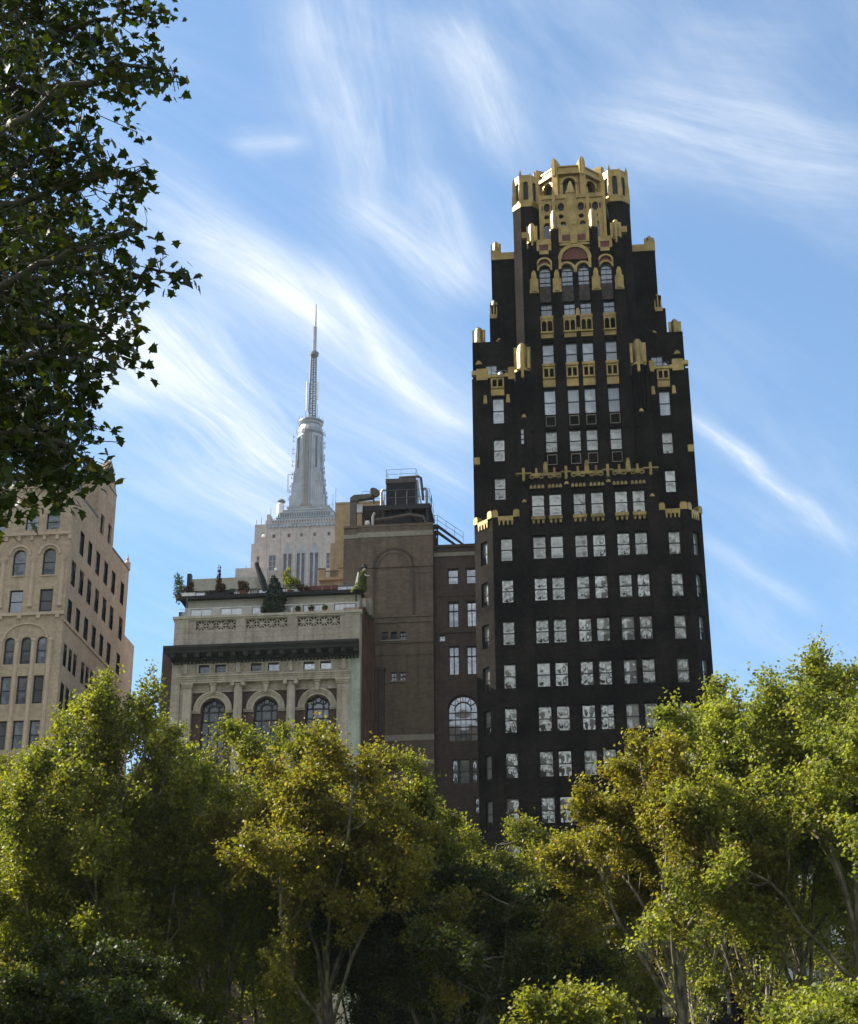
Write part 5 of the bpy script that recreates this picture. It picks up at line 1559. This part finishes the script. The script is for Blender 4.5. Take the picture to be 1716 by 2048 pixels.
g.facade(FSd, 160.9, 167.4, 0, 67.0, rowA + rowB + rowC + rowD + rowE, .3)
g.box(-65.9, -51.0, 147.45, 155.2, 0, 68.0).box(-65.9, -51.0, 155.2, 160.9, 0, 73.0).box(-65.9, -51.0, 160.9, 167.4, 0, 66.5).box(-51.1, -50.62, 160.9, 167.4, 66, 66.98).box(-66, -50.62, 167, 167.4, 0, 66.98)
g.fext(FSd, [(155.2, 73.15), (160.9, 73.15), (159.6, 75.4), (158.2, 76.2), (156.8, 75.4)], -.5, 0)
g.box(-65.9, -50.61, 154.9, 155.2, 68, 73.1)
g.build('wall', TAN_BRICK, LB)
g = MB()
g.fext(FF, [(-66, 68.2), (-51.2, 68.2), (-51.2, 68.5), (-66, 68.5)], -.4, .3)
for k in range(22):
    u = -51.6 - k * .62
    g.fbox(FF, u - .13, u + .13, 67.85, 68.2, -.1, .2)
for k in range(20):
    u = -52.1 - k * .72
    g.arc(FF, u, 66.85, .24, .36, -.05, .16, n=8).fbox(FF, u - .37, u - .25, 66.45, 66.86, -.05, .16)
g.build('arcaded_frieze', TAN_TRIM, LB)
g = MB()
for z, d, st in ((63.1, .25, 1.28), (54.75, .22, 1.9)):
    g.fbox(FF, -66, -50.55, z, z + .3, -.1, d)
    if z < 60:
        g.fbox(FSd, 147.0, 167.4, z - .7, z - .5, -.1, d * .5)
    for k in range(int(15 / st)):
        u = -51.2 - k * st
        if z > 60:
            g.arc(FF, u, z - .1, .34, .5, -.05, .15, math.pi * 0, math.pi, 8).fbox(FF, u + .42, u + .72, z - .5, z, -.05, .18)
        else:
            g.fbox(FF, u - .2, u + .2, z - .3, z, -.05, .2)
g.build('string_course', TAN_TRIM, LB)
g = MB()
for h in WA:
    c = (h[0] + h[1]) / 2
    g.arc(FF, c, h[3] - .65, .92, 1.12, -.05, .14, n=14)
    g.fbox(FF, h[0] - .05, h[1] + .05, h[2] - .12, h[2] - .01, -.05, .12)
for c in (-54.1, -57.1, -60.15, -51.1):
    g.lathe(c, 146.98, [(.22, 55.6), (.3, 55.7), (.22, 55.9), (.2, 60.2), (.34, 60.5), (.4, 60.75), (.2, 60.8)], 10)
for c in (-54.2, -59.1):
    g.arc(FF, c, 52.4, 2.05, 2.25, -.05, .12, n=18, sy=.72)
g.build('arch_trim', TAN_TRIM, LB)
g = MB()
for x in (-54.93, -53.34, -56.6, -51.7, -58.6, -57.0):
    g.lathe(x, 146.98, [(.2, 20), (.2, 52.0), (.28, 52.2), (.2, 52.4)], 10)
g.build('engaged_column', TAN_TRIM, LB)
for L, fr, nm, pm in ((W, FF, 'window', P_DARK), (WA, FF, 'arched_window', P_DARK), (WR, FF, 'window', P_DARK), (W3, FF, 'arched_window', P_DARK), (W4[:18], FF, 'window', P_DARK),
                      (rowA + rowC + rowE[:22] + rowV, FSd, 'side_window', P_BLUE), (rowB + rowD, FSd, 'side_arched_window', P_BLUE)):
    for h in L:
        window(fr, h[0], h[1], h[2], h[3], .28, LB, pm, name=nm, kind='a' if len(h) > 4 else 'r', bars_z=(.5,), fw=.09)
for (x0, x1, z1) in ((-57.2, -51.4, 77.0), (-64, -58.0, 75.0)):
    xm = (x0 + x1) / 2
    MB().loft([[(x0, 147.4, 68.5), (x1, 147.4, 68.5), (x1, 154.9, 68.5), (x0, 154.9, 68.5)], [(xm - .6, 150, z1), (xm + .6, 150, z1), (xm + .6, 152, z1), (xm - .6, 152, z1)]]).build('slate_roof', SLATE, LB)
for a, b, z0, z1 in ((155.0, 160.9, 73.1, 73.25), (160.9, 167.5, 66.95, 67.15), (147, 155.2, 68.15, 68.35)):
    MB().fbox(FSd, a, b, z0, z1, -.5, .06).build('coping', SLATE, LB)
MB().box(-50.95, -50.4, 166.6, 167.2, 66.9, 67.4).lathe(-50.7, 166.9, [(.32, 67.4), (.42, 67.6), (.3, 67.75), (.14, 68.0), (.2, 68.15), (.08, 68.35), (.03, 68.7)], 8).build('finial', TAN_TRIM, LB)
MB().box(-66, -50.8, 167.4, 172, 0, 59.7).build('rear_block', TAN_TRIM, LB)


# ================================================================ low buildings seen through the trees
def low_block(name, label, x0, x1, Y, ztop, wm, sx, wz, ww, wh, dz_, band=None, z00=6.0):
    t = root(name, ((x0 + x1) / 2, Y + 8, 0), label, 'building')
    fr = front(Y)
    H, z = [], wz
    while z > z00:
        u = x0 + 1.0
        while u + ww < x1 - .6:
            H.append((u, u + ww, z - wh, z))
            u += sx
        z -= dz_
    g_ = MB()
    g_.facade(fr, x0, x1, 0, ztop, H, .3)
    g_.box(x0 + .02, x1 - .02, Y + .45, Y + 18, 0, ztop - .4).box(x0, x0 + .4, Y, Y + 18, 0, ztop)
    g_.build('wall', wm, t)
    MB().fbox(fr, x0, x1, ztop, ztop + .5, -.6, .25).build('parapet', band or wm, t)
    if band:
        MB().fbox(fr, x0, x1, wz - 2 * dz_ - wh - .9, wz - 2 * dz_ - wh - .3, -.1, .15).build('stone_band', band, t)
    for i, h in enumerate(H[:70]):
        window(fr, *h, .28, t, P_DARK if i % 3 else P_MIRROR, name='window', fm=DARK_METAL)
    return t


low_block('brick_row_building', 'red-brown brick building with pale parapet, behind the trees right of the tower', 11.25, 38, 148.2, 39.2, BROWN_DARK, 2.35, 36.5, 1.3, 2.2, 4.0, BAND_STONE)
low_block('brick_row_building', 'low red brick building hidden by trees, between the tan building and clubhouse', -50.4, -41.0, 149, 27, MAROON_BRICK, 2.2, 24.5, 1.2, 2.1, 3.8)


# ================================================================ trees
def limbs_mesh(A, P, rad, sides=5, skip=0.0):
    """tapered tubes along every piece of the skeleton"""
    idx = np.array([i for i in range(1, len(A)) if rad[i] > skip])
    p0, p1 = A[P[idx]], A[idx]
    r0, r1 = np.minimum(rad[P[idx]], rad[idx] * 1.25), rad[idx]
    d = p1 - p0
    d /= np.linalg.norm(d, axis=1, keepdims=True) + 1e-9
    ref = np.where(np.abs(d[:, 2:3]) < .9, np.array([[0, 0, 1.]]), np.array([[1., 0, 0]]))
    a = np.cross(d, ref)
    a /= np.linalg.norm(a, axis=1, keepdims=True)
    b = np.cross(d, a)
    V = np.zeros((len(idx), 2 * sides, 3))
    for k in range(sides):
        t = 2 * math.pi * k / sides
        o = a * math.cos(t) + b * math.sin(t)
        V[:, k] = p0 - d * r0[:, None] * .3 + o * r0[:, None]
        V[:, sides + k] = p1 + o * r1[:, None]
    off = (np.arange(len(idx)) * 2 * sides)[:, None]
    Q = np.concatenate([off + [[k, (k + 1) % sides, sides + (k + 1) % sides, sides + k]] for k in range(sides)], 0)
    return V.reshape(-1, 3), Q


def grow(rng, height, n1=8, n2=9, n3=8, fork=.34, flat=.75):
    """branch paths of one tree in a unit frame: trunk to the fork, rising limbs, boughs, leafy twigs"""
    nodes, par, twigs = [np.zeros(3)], [-1], []

    def path(start, i0, d, L, segs, up, wob):
        p, last, ids = start.copy(), i0, []
        d = d / np.linalg.norm(d)
        for _k in range(segs):
            d = d + rng.normal(size=3) * wob + np.array([0, 0, up])
            d /= np.linalg.norm(d)
            p = p + d * L / segs
            nodes.append(p.copy())
            par.append(last)
            last = len(nodes) - 1
            ids.append((last, p.copy(), d.copy()))
        return ids
    tr = path(nodes[0], 0, np.array([rng.normal() * .08, rng.normal() * .08, 1.0]), height * fork, 6, .05, .04)
    a0 = rng.uniform(0, 6.28)
    for a in range(n1):
        base_i = tr[-1 - (a % 2 if a > 2 else 0)]
        th = a0 + a * 2.399
        tilt = rng.uniform(.35, 1.2) if a else .12
        d = np.array([math.cos(th) * math.sin(tilt), math.sin(th) * math.sin(tilt), math.cos(tilt)])
        L1 = height * (1 - fork) * (1.0 - .25 * tilt) * rng.uniform(.82, 1.06)
        l1 = path(base_i[1], base_i[0], d, L1, 9, .03, .13)
        for b in range(n2):
            t = .28 + .72 * (b + rng.uniform(0, .8)) / n2
            k = min(8, int(t * 9))
            i_, p_, d_ = l1[k]
            ph = rng.uniform(0, 6.28)
            side = np.cross(d_, np.array([math.cos(ph), math.sin(ph), rng.uniform(-.3, .3)]))
            side /= np.linalg.norm(side) + 1e-9
            side[2] *= flat
            dd = d_ * .55 + side * 1.0
            L2 = L1 * rng.uniform(.30, .56) * (1.15 - .55 * t)
            l2 = path(p_, i_, dd, L2, 5, .07, .16)
            for c in range(n3):
                t3 = .25 + .75 * (c + rng.uniform(0, .9)) / n3
                i3, p3, d3 = l2[min(4, int(t3 * 5))]
                ph = rng.uniform(0, 6.28)
                s3 = np.cross(d3, np.array([math.cos(ph), math.sin(ph), rng.uniform(-.4, .4)]))
                s3 /= np.linalg.norm(s3) + 1e-9
                s3[2] *= .6
                L3 = L2 * rng.uniform(.28, .5) * (1.2 - .45 * t3)
                l3 = path(p3, i3, d3 * .7 + s3, L3, 2, .02, .2)
                twigs.append((p3, l3[0][1], l3[1][1]))
            twigs.append((l2[2][1], l2[3][1], l2[4][1]))
    return np.array(nodes), np.array(par), np.array(twigs)


def plane_tree(label, px, py, Y, Rr, base_z, lm, seed, leaves=92000, size=.16, bark=BARK, x=None, ztop=None, n1=9, n2=11, n3=9, fork=.36, tight=.27, r_trunk=.3, depth=1.0, dome=.7):
    """crown of half-width Rr from base_z up to the top given"""
    rng = np.random.default_rng(seed)
    if x is None:
        x, ztop = at(px, py, Y)
    t = root('plane_tree', (x, Y, 0), label, 'tree', 'plane trees of the park')
    A, P, tw = grow(rng, ztop, n1, n2, n3, fork)
    # fit the crown between base_z and the top, and to its width
    zl, zh = np.percentile(tw[:, 2, 2], 2), tw[:, 2, 2].max()
    zf = A[6, 2]
    sx = Rr / max(np.percentile(np.abs(tw[:, 2, 0] - A[6, 0]), 96), .1)
    sy = Rr * depth / max(np.percentile(np.abs(tw[:, 2, 1] - A[6, 1]), 96), .1)
    apex = tw[np.argmax(tw[:, 2, 2]), 2].copy()

    def fit(p):
        q = p.copy()
        f = np.clip((p[..., 2] - zf * .6) / (zf * .6 + 1e-6), 0, 1)
        q[..., 0] = x + (p[..., 0] - apex[0] * np.clip(p[..., 2] / apex[2], 0, 1)) * (1 + (sx - 1) * f)
        q[..., 1] = Y + p[..., 1] * (1 + (sy - 1) * f)
        z = p[..., 2]
        up = base_z + np.clip((z - zl) / (zh - zl), 0, None) ** dome * (ztop - .25 - base_z)
        lo = z * base_z / zl
        q[..., 2] = np.where(z > zl, up, lo)
        return q
    A, tw = fit(A), fit(tw)
    cnt = np.zeros(len(A))
    ch = np.bincount(P[1:], minlength=len(A))
    cnt[ch == 0] = 1
    for i in range(len(A) - 1, 0, -1):
        cnt[P[i]] += cnt[i]
    rad = np.maximum(r_trunk * (cnt / cnt[0]) ** .5, .013)
    V, Q = limbs_mesh(A, P, rad)
    np_mesh('trunk', V, Q, bark, t, smooth=True)
    # leaves along the twigs
    n = leaves
    k = rng.integers(0, len(tw), n)
    u = rng.uniform(0.1, 1.08, n)[:, None]
    a, b, c = tw[k, 0], tw[k, 1], tw[k, 2]
    C = np.where(u < .5, a + (b - a) * u * 2, b + (c - b) * (u * 2 - 1))
    C = C + rng.normal(size=(n, 3)) * np.array([tight, tight, tight * .75]) * rng.uniform(.4, 1.5, (n, 1))
    C[:, 2] -= .04
    Nn = rng.normal(size=(n, 3)) * .62 + np.array([-.12, .0, .9])
    V, T_ = leaves_np(C, Nn, size, rng, fold=.5, droop=.45)
    np_mesh('crown', V, T_, lm, t)
    return t


TREES = [
    # label, px, py of the top, Y, half-width, height of the lowest leaves, leaf material, extras
    ('plane tree at the left edge in front of the tan building, broad bright crown', 40, 1472, 90, 7.2, 9.0, LEAF_G, {}),
    ('plane tree whose crown peaks against the dark side windows of the tan building', 140, 1368, 87, 5.6, 10.5, LEAF_G, {'dome': .85}),
    ('tallest of the left-hand plane trees, its tip in the sky gap beside the clubhouse', 286, 1300, 84, 5.0, 10.5, LEAF_G, {'dome': 1.05}),
    ('plane tree below the clubhouse arch nearest the sky gap, dark green crown', 455, 1428, 94, 6.0, 9.0, LEAF_G, {'dome': .45}),
    ('plane tree below the middle arch of the clubhouse, mixed green and yellow', 570, 1436, 99, 5.6, 10.0, LEAF_G, {'dome': .5}),
    ('yellowing plane tree below the clubhouse corner pier, over crossing pale branches', 655, 1436, 84, 5.8, 12.0, LEAF_Y, {'fork': .40}),
    ('rounded yellow-green plane tree in front of the brown brick building', 822, 1515, 90, 4.8, 10.0, LEAF_G, {}),
    ('low fresh green plane tree at the foot of the black tower', 1022, 1630, 104, 6.2, 8.0, LEAF_G, {'dome': .5}),
    ('golden plane tree in front of the tower windows, with open forked limbs', 1272, 1474, 82, 5.0, 11.5, LEAF_Y, {'fork': .40}),
    ('light green plane tree beside the right edge of the tower', 1440, 1388, 94, 5.0, 13.0, LEAF_L, {}),
    ('tallest plane tree at the right, pale upright trunks and big bright crown', 1640, 1258, 78, 6.2, 13.5, LEAF_L, {'fork': .40, 'leaves': 98000}),
    ('bright plane tree filling the gap between the tower edge tree and the tallest right-hand one', 1545, 1318, 86, 5.2, 12.5, LEAF_L, {}),
    ('plane tree cut by the right edge, behind the tallest bright crown', 1770, 1290, 90, 6.2, 12.0, LEAF_L, {}),
    ('small plane tree low at the right corner, yellow-green sprays', 1690, 1945, 52, 2.3, 4.5, LEAF_L, {'leaves': 16000, 'size': .13, 'n1': 6, 'n2': 7, 'n3': 6}),
    ('shaded plane tree low in the left corner, leaf colour darkened for shade', 100, 1835, 60, 5.6, 4.0, LEAF_D, {'bark': BARK_DARK, 'size': .125, 'leaves': 110000, 'dome': .9}),
    ('shaded plane tree at the left with long slanting limbs, below the tallest crown', 380, 1560, 104, 7.4, 8.0, LEAF_G, {'dome': .5}),
    ('plane tree in deep shade between the crossing branches and the dark middle tree', 760, 1600, 112, 7.2, 8.0, LEAF_G, {'dome': .5}),
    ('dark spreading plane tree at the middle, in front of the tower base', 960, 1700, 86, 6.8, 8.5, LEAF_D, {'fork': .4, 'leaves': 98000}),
    ('deep shaded plane tree between the dark spreading one and the golden one', 1110, 1655, 112, 7.0, 8.0, LEAF_G, {'dome': .45}),
    ('thin plane tree behind the forked limbs, in front of the brick building', 1400, 1560, 116, 7.0, 13.0, LEAF_Y, {'leaves': 45000}),
    ('low plane tree with bright sprays at the bottom under the dark middle tree', 1180, 1955, 70, 3.0, 5.0, LEAF_G, {'leaves': 20000, 'n1': 6, 'n2': 7, 'n3': 6}),
    ('plane tree in shade behind the left corner tree', 150, 1560, 104, 7.6, 7.0, LEAF_G, {'dome': .5}),
]
for k, (x_, Y_, zt_) in enumerate(((-31, 58, 23), (-34, 70, 25), (-29, 46, 21))):  # unseen trees added to shade the low left corner
    plane_tree(('unseen plane tree added beyond the left edge for shade, between two others', 'unseen plane tree added beyond the left edge for shade, closest to the street', 'unseen plane tree added beyond the left edge for shade, farthest from the street')[k], 0, 0, Y_, 6.5, 7, LEAF_G, 300 + k, x=x_, ztop=zt_, leaves=26000, size=.26)
for i, (lb, px, py, Y, Rr, bz, lm, ex) in enumerate(TREES):
    plane_tree(lb, px, py, Y, Rr, bz, lm, 100 + i, **ex)


# ---------------------------------------------------------------- the near plane tree whose branches hang in from the left
def lobed_leaf():
    """outline of a plane leaf: five pointed lobes, stalk at the origin, tip at +y; slightly cupped"""
    pts = [(0, 0), (.16, -.04), (.46, .02), (.34, .20), (.62, .42), (.34, .46), (.30, .58), (0, 1.0), (-.30, .58), (-.34, .46), (-.62, .42), (-.34, .20), (-.46, .02), (-.16, -.04)]
    v = [(x, y, -.22 * abs(x) - .16 * (y - .35) ** 2) for x, y in pts] + [(0, .36, .05)]
    c = len(pts)
    return np.array(v), np.array([(k, (k + 1) % c, c) for k in range(c)])


LV, LTri = lobed_leaf()


def big_leaves(C, rng, size, hang=.55):
    n = len(C)
    A = rng.normal(size=(n, 3)) * np.array([1, 1, .5])
    A[:, 2] -= hang
    A /= np.linalg.norm(A, axis=1, keepdims=True)
    N = rng.normal(size=(n, 3)) * .75 + np.array([0, 0, .85])
    N -= A * (N * A).sum(1, keepdims=True)
    N /= np.linalg.norm(N, axis=1, keepdims=True)
    B = np.cross(A, N)
    s = (size * rng.uniform(.55, 1.2, n))[:, None, None]
    cup = rng.uniform(-.6, 1.6, n)[:, None, None]
    V = C[:, None, :] + s * (LV[None, :, 0:1] * B[:, None] + LV[None, :, 1:2] * A[:, None] + LV[None, :, 2:3] * cup * N[:, None])
    m_ = len(LV)
    T_ = (np.arange(n)[:, None, None] * m_ + LTri[None]).reshape(-1, 3)
    return V.reshape(-1, 3), T_


rng = np.random.default_rng(7)
NB = root('overhanging_plane_tree', (-10.5, 11.5, 0), 'near plane tree reaching in from the left with dark lobed leaves against the sky', 'tree')


def P3(px, py, Y):
    x, z = at(px, py, Y)
    return np.array([x, Y, z])


# limbs that carry the sprays: start off to the left, end at a tip
tips = [((-160, 420), (150, 150), (372, 150), 12.6), ((-160, 200), (120, 60), (350, 30), 13.4), ((-160, 100), (60, -20), (260, -60), 12.8), ((-160, 330), (60, 180), (330, 160), 13.8),
        ((-160, 520), (120, 370), (298, 345), 13.0), ((-160, 470), (90, 300), (205, 290), 14.2), ((-160, 640), (110, 520), (290, 465), 12.4), ((-160, 600), (150, 540), (378, 556), 13.5),
        ((-160, 600), (120, 590), (270, 600), 14.2), ((-160, 760), (90, 640), (300, 700), 13.0), ((-160, 800), (80, 700), (230, 735), 12.5), ((-160, 820), (60, 760), (200, 840), 13.6),
        ((-160, 900), (60, 850), (225, 945), 12.8), ((-160, 860), (80, 900), (150, 985), 13.4), ((-160, 900), (-40, 930), (35, 1005), 12.4), ((-160, 680), (0, 600), (110, 620), 14.5),
        ((-160, 300), (0, 240), (120, 260), 14.8), ((-160, 980), (-60, 820), (110, 800), 14.4), ((-160, 100), (-30, 90), (90, 110), 14.6), ((-160, 420), (-20, 430), (120, 440), 14.9),
        ((-160, 200), (0, 160), (170, 210), 13.2), ((-160, 560), (0, 480), (170, 430), 13.7), ((-160, 400), (0, 350), (150, 340), 14.3), ((-160, 700), (20, 690), (160, 660), 13.9), ((-160, 620), (0, 540), (200, 500), 14.6), ((-160, 50), (40, 30), (200, 90), 14.0), ((-160, 880), (-20, 760), (140, 850), 13.1), ((-160, 950), (-30, 880), (120, 920), 14.1), ((-160, 0), (-20, -20), (120, 30), 13.3)]
trunk_base = np.array([-10.5, 11.5, 0.])
nodes, par = [trunk_base], [-1]
top = P3(-260, 420, 13.0)
for k in range(1, 7):
    nodes.append(trunk_base * (1 - k / 6) + top * (k / 6))
    par.append(k - 1)
spray = []
for a, b, c, Y in tips:
    p0, p1, p2 = P3(*a, Y - .4), P3(b[0] - 14, b[1], Y), P3(c[0] - 26, c[1] - 6, Y + .2)
    j = 4 + int(np.argmin([np.linalg.norm(n_ - p0) for n_ in nodes[4:7]]))
    last = j
    m_ = 16
    for k in range(0, m_ + 1):
        t = k / m_
        q = p0 * (1 - t) ** 2 + p1 * 2 * t * (1 - t) + p2 * t * t
        # the middle control point lies on the limb
        q = q + (p1 - (p0 * .25 + p1 * .5 + p2 * .25)) * 2 * t * (1 - t) + rng.normal(size=3) * .03
        nodes.append(q)
        par.append(last)
        last = len(nodes) - 1
        if k > 3:
            dens_ = 5 if k < m_ - 2 else 4
            wid = .46 * (1 - t) ** .6 + .07
            for _s in range(dens_):
                e = q + rng.normal(size=3) * wid * np.array([.75, .8, .6]) + np.array([0, 0, -.06])
                mid = (q + e) / 2 + rng.normal(size=3) * .05
                nodes += [mid, e]
                par += [last, len(nodes) - 2]
                spray.append(e)
# the rest of the crown, out of view to the left and above
for _s in range(500):
    e = P3(rng.uniform(-520, -20), rng.uniform(-350, 900), rng.uniform(11.5, 16))
    spray.append(e)
A, Pn = np.array(nodes), np.array(par)
cnt = np.zeros(len(A))
ch = np.bincount(Pn[1:], minlength=len(A))
cnt[ch == 0] = 1
for i in range(len(A) - 1, 0, -1):
    cnt[Pn[i]] += cnt[i]
rad = np.maximum(.19 * (cnt / cnt[0]) ** .5, .0045)
V, Q = limbs_mesh(A, Pn, rad, 6)
np_mesh('trunk', V, Q, BARK_DARK, NB, smooth=True)
spray = np.array(spray)
k_ = rng.poisson(4.3, len(spray)) + 1
C = np.repeat(spray, k_, axis=0)
C = C + rng.normal(size=C.shape) * .072
V, T_ = big_leaves(C, rng, .100)
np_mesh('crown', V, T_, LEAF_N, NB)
for i, (px, py, Y) in enumerate(((245, 434, 12.9), (258, 428, 12.9), (323, 528, 13.4), (231, 736, 12.8), (231, 747, 12.8), (158, 792, 13.5), (291, 457, 12.6))):
    c = P3(px, py, Y)
    s_ = MB().lathe(c[0], c[1], [(.004, c[2] - .02), (.014, c[2] - .015), (.02, c[2]), (.014, c[2] + .015), (.004, c[2] + .02)], 8)
    s_.tube([(c[0], c[1], c[2] + .015), (c[0] + .01, c[1], c[2] + .08), (c[0] - .02, c[1], c[2] + .2)], .003, 4)
    s_.build('seed_ball', BARK_DARK, NB)


# ================================================================ tall office blocks across the park, behind the viewer: the windows mirror them
def office_block(label, x0, x1, y0, y1, h, wm, gm, step):
    t = root('office_tower', ((x0 + x1) / 2, (y0 + y1) / 2, 0), label, 'office tower')
    MB().box(x0, x1, y0, y1, 0, h).build('wall', wm, t)
    fr = Fr(0, y1, -1, 0)
    z, g_ = 8.0, MB()
    while z < h - 5:
        g_.fbox(fr, -x1 + 1, -x0 - 1, z, z + 1.9, .0, .12)
        z += step
    g_.build('window_band', gm, t)
    g_ = MB()
    k = x0 + 1
    while k < x1:
        g_.fbox(fr, -k - .35, -k + .35, 4, h - 2, .0, .4)
        k += 4.2
    g_.build('pier', wm, t)
    MB().box(x0 - .4, x1 + .4, y0 - .4, y1 + .4, h, h + 1.2).build('parapet', wm, t)
    MB().box(x0 + 5, x1 - 5, y0 + 5, y1 - 5, h + 1.2, h + 7).build('plant_room', wm, t)
    return t


office_block('pale stone office tower behind the viewer, mirrored in the black tower windows', 3, 27, -100, -66, 138, ESB_STONE, ESB_DARK, 3.6)
office_block('brown office tower behind the viewer, the wider and lower of the pair', -52, -13, -104, -70, 104, BROWN_BRICK, DARK_METAL, 3.8)


# ================================================================ the air between: a faint haze that pales the far skyscraper
hz_ = MB().box(-620, 620, -250, 980, -2, 480)
mt = bpy.data.materials.new('haze_air')
mt.use_nodes = True
k = NT(mt.node_tree)
k.n.clear()
pv = k.node('ShaderNodeVolumePrincipled')
pv.inputs['Color'].default_value = (.80, .90, 1.0, 1)
pv.inputs['Density'].default_value = .00006
k.l.new(pv.outputs[0], k.node('ShaderNodeOutputMaterial').inputs['Volume'])
o_ = hz_.build('haze', mt)
o_['kind'] = 'stuff'
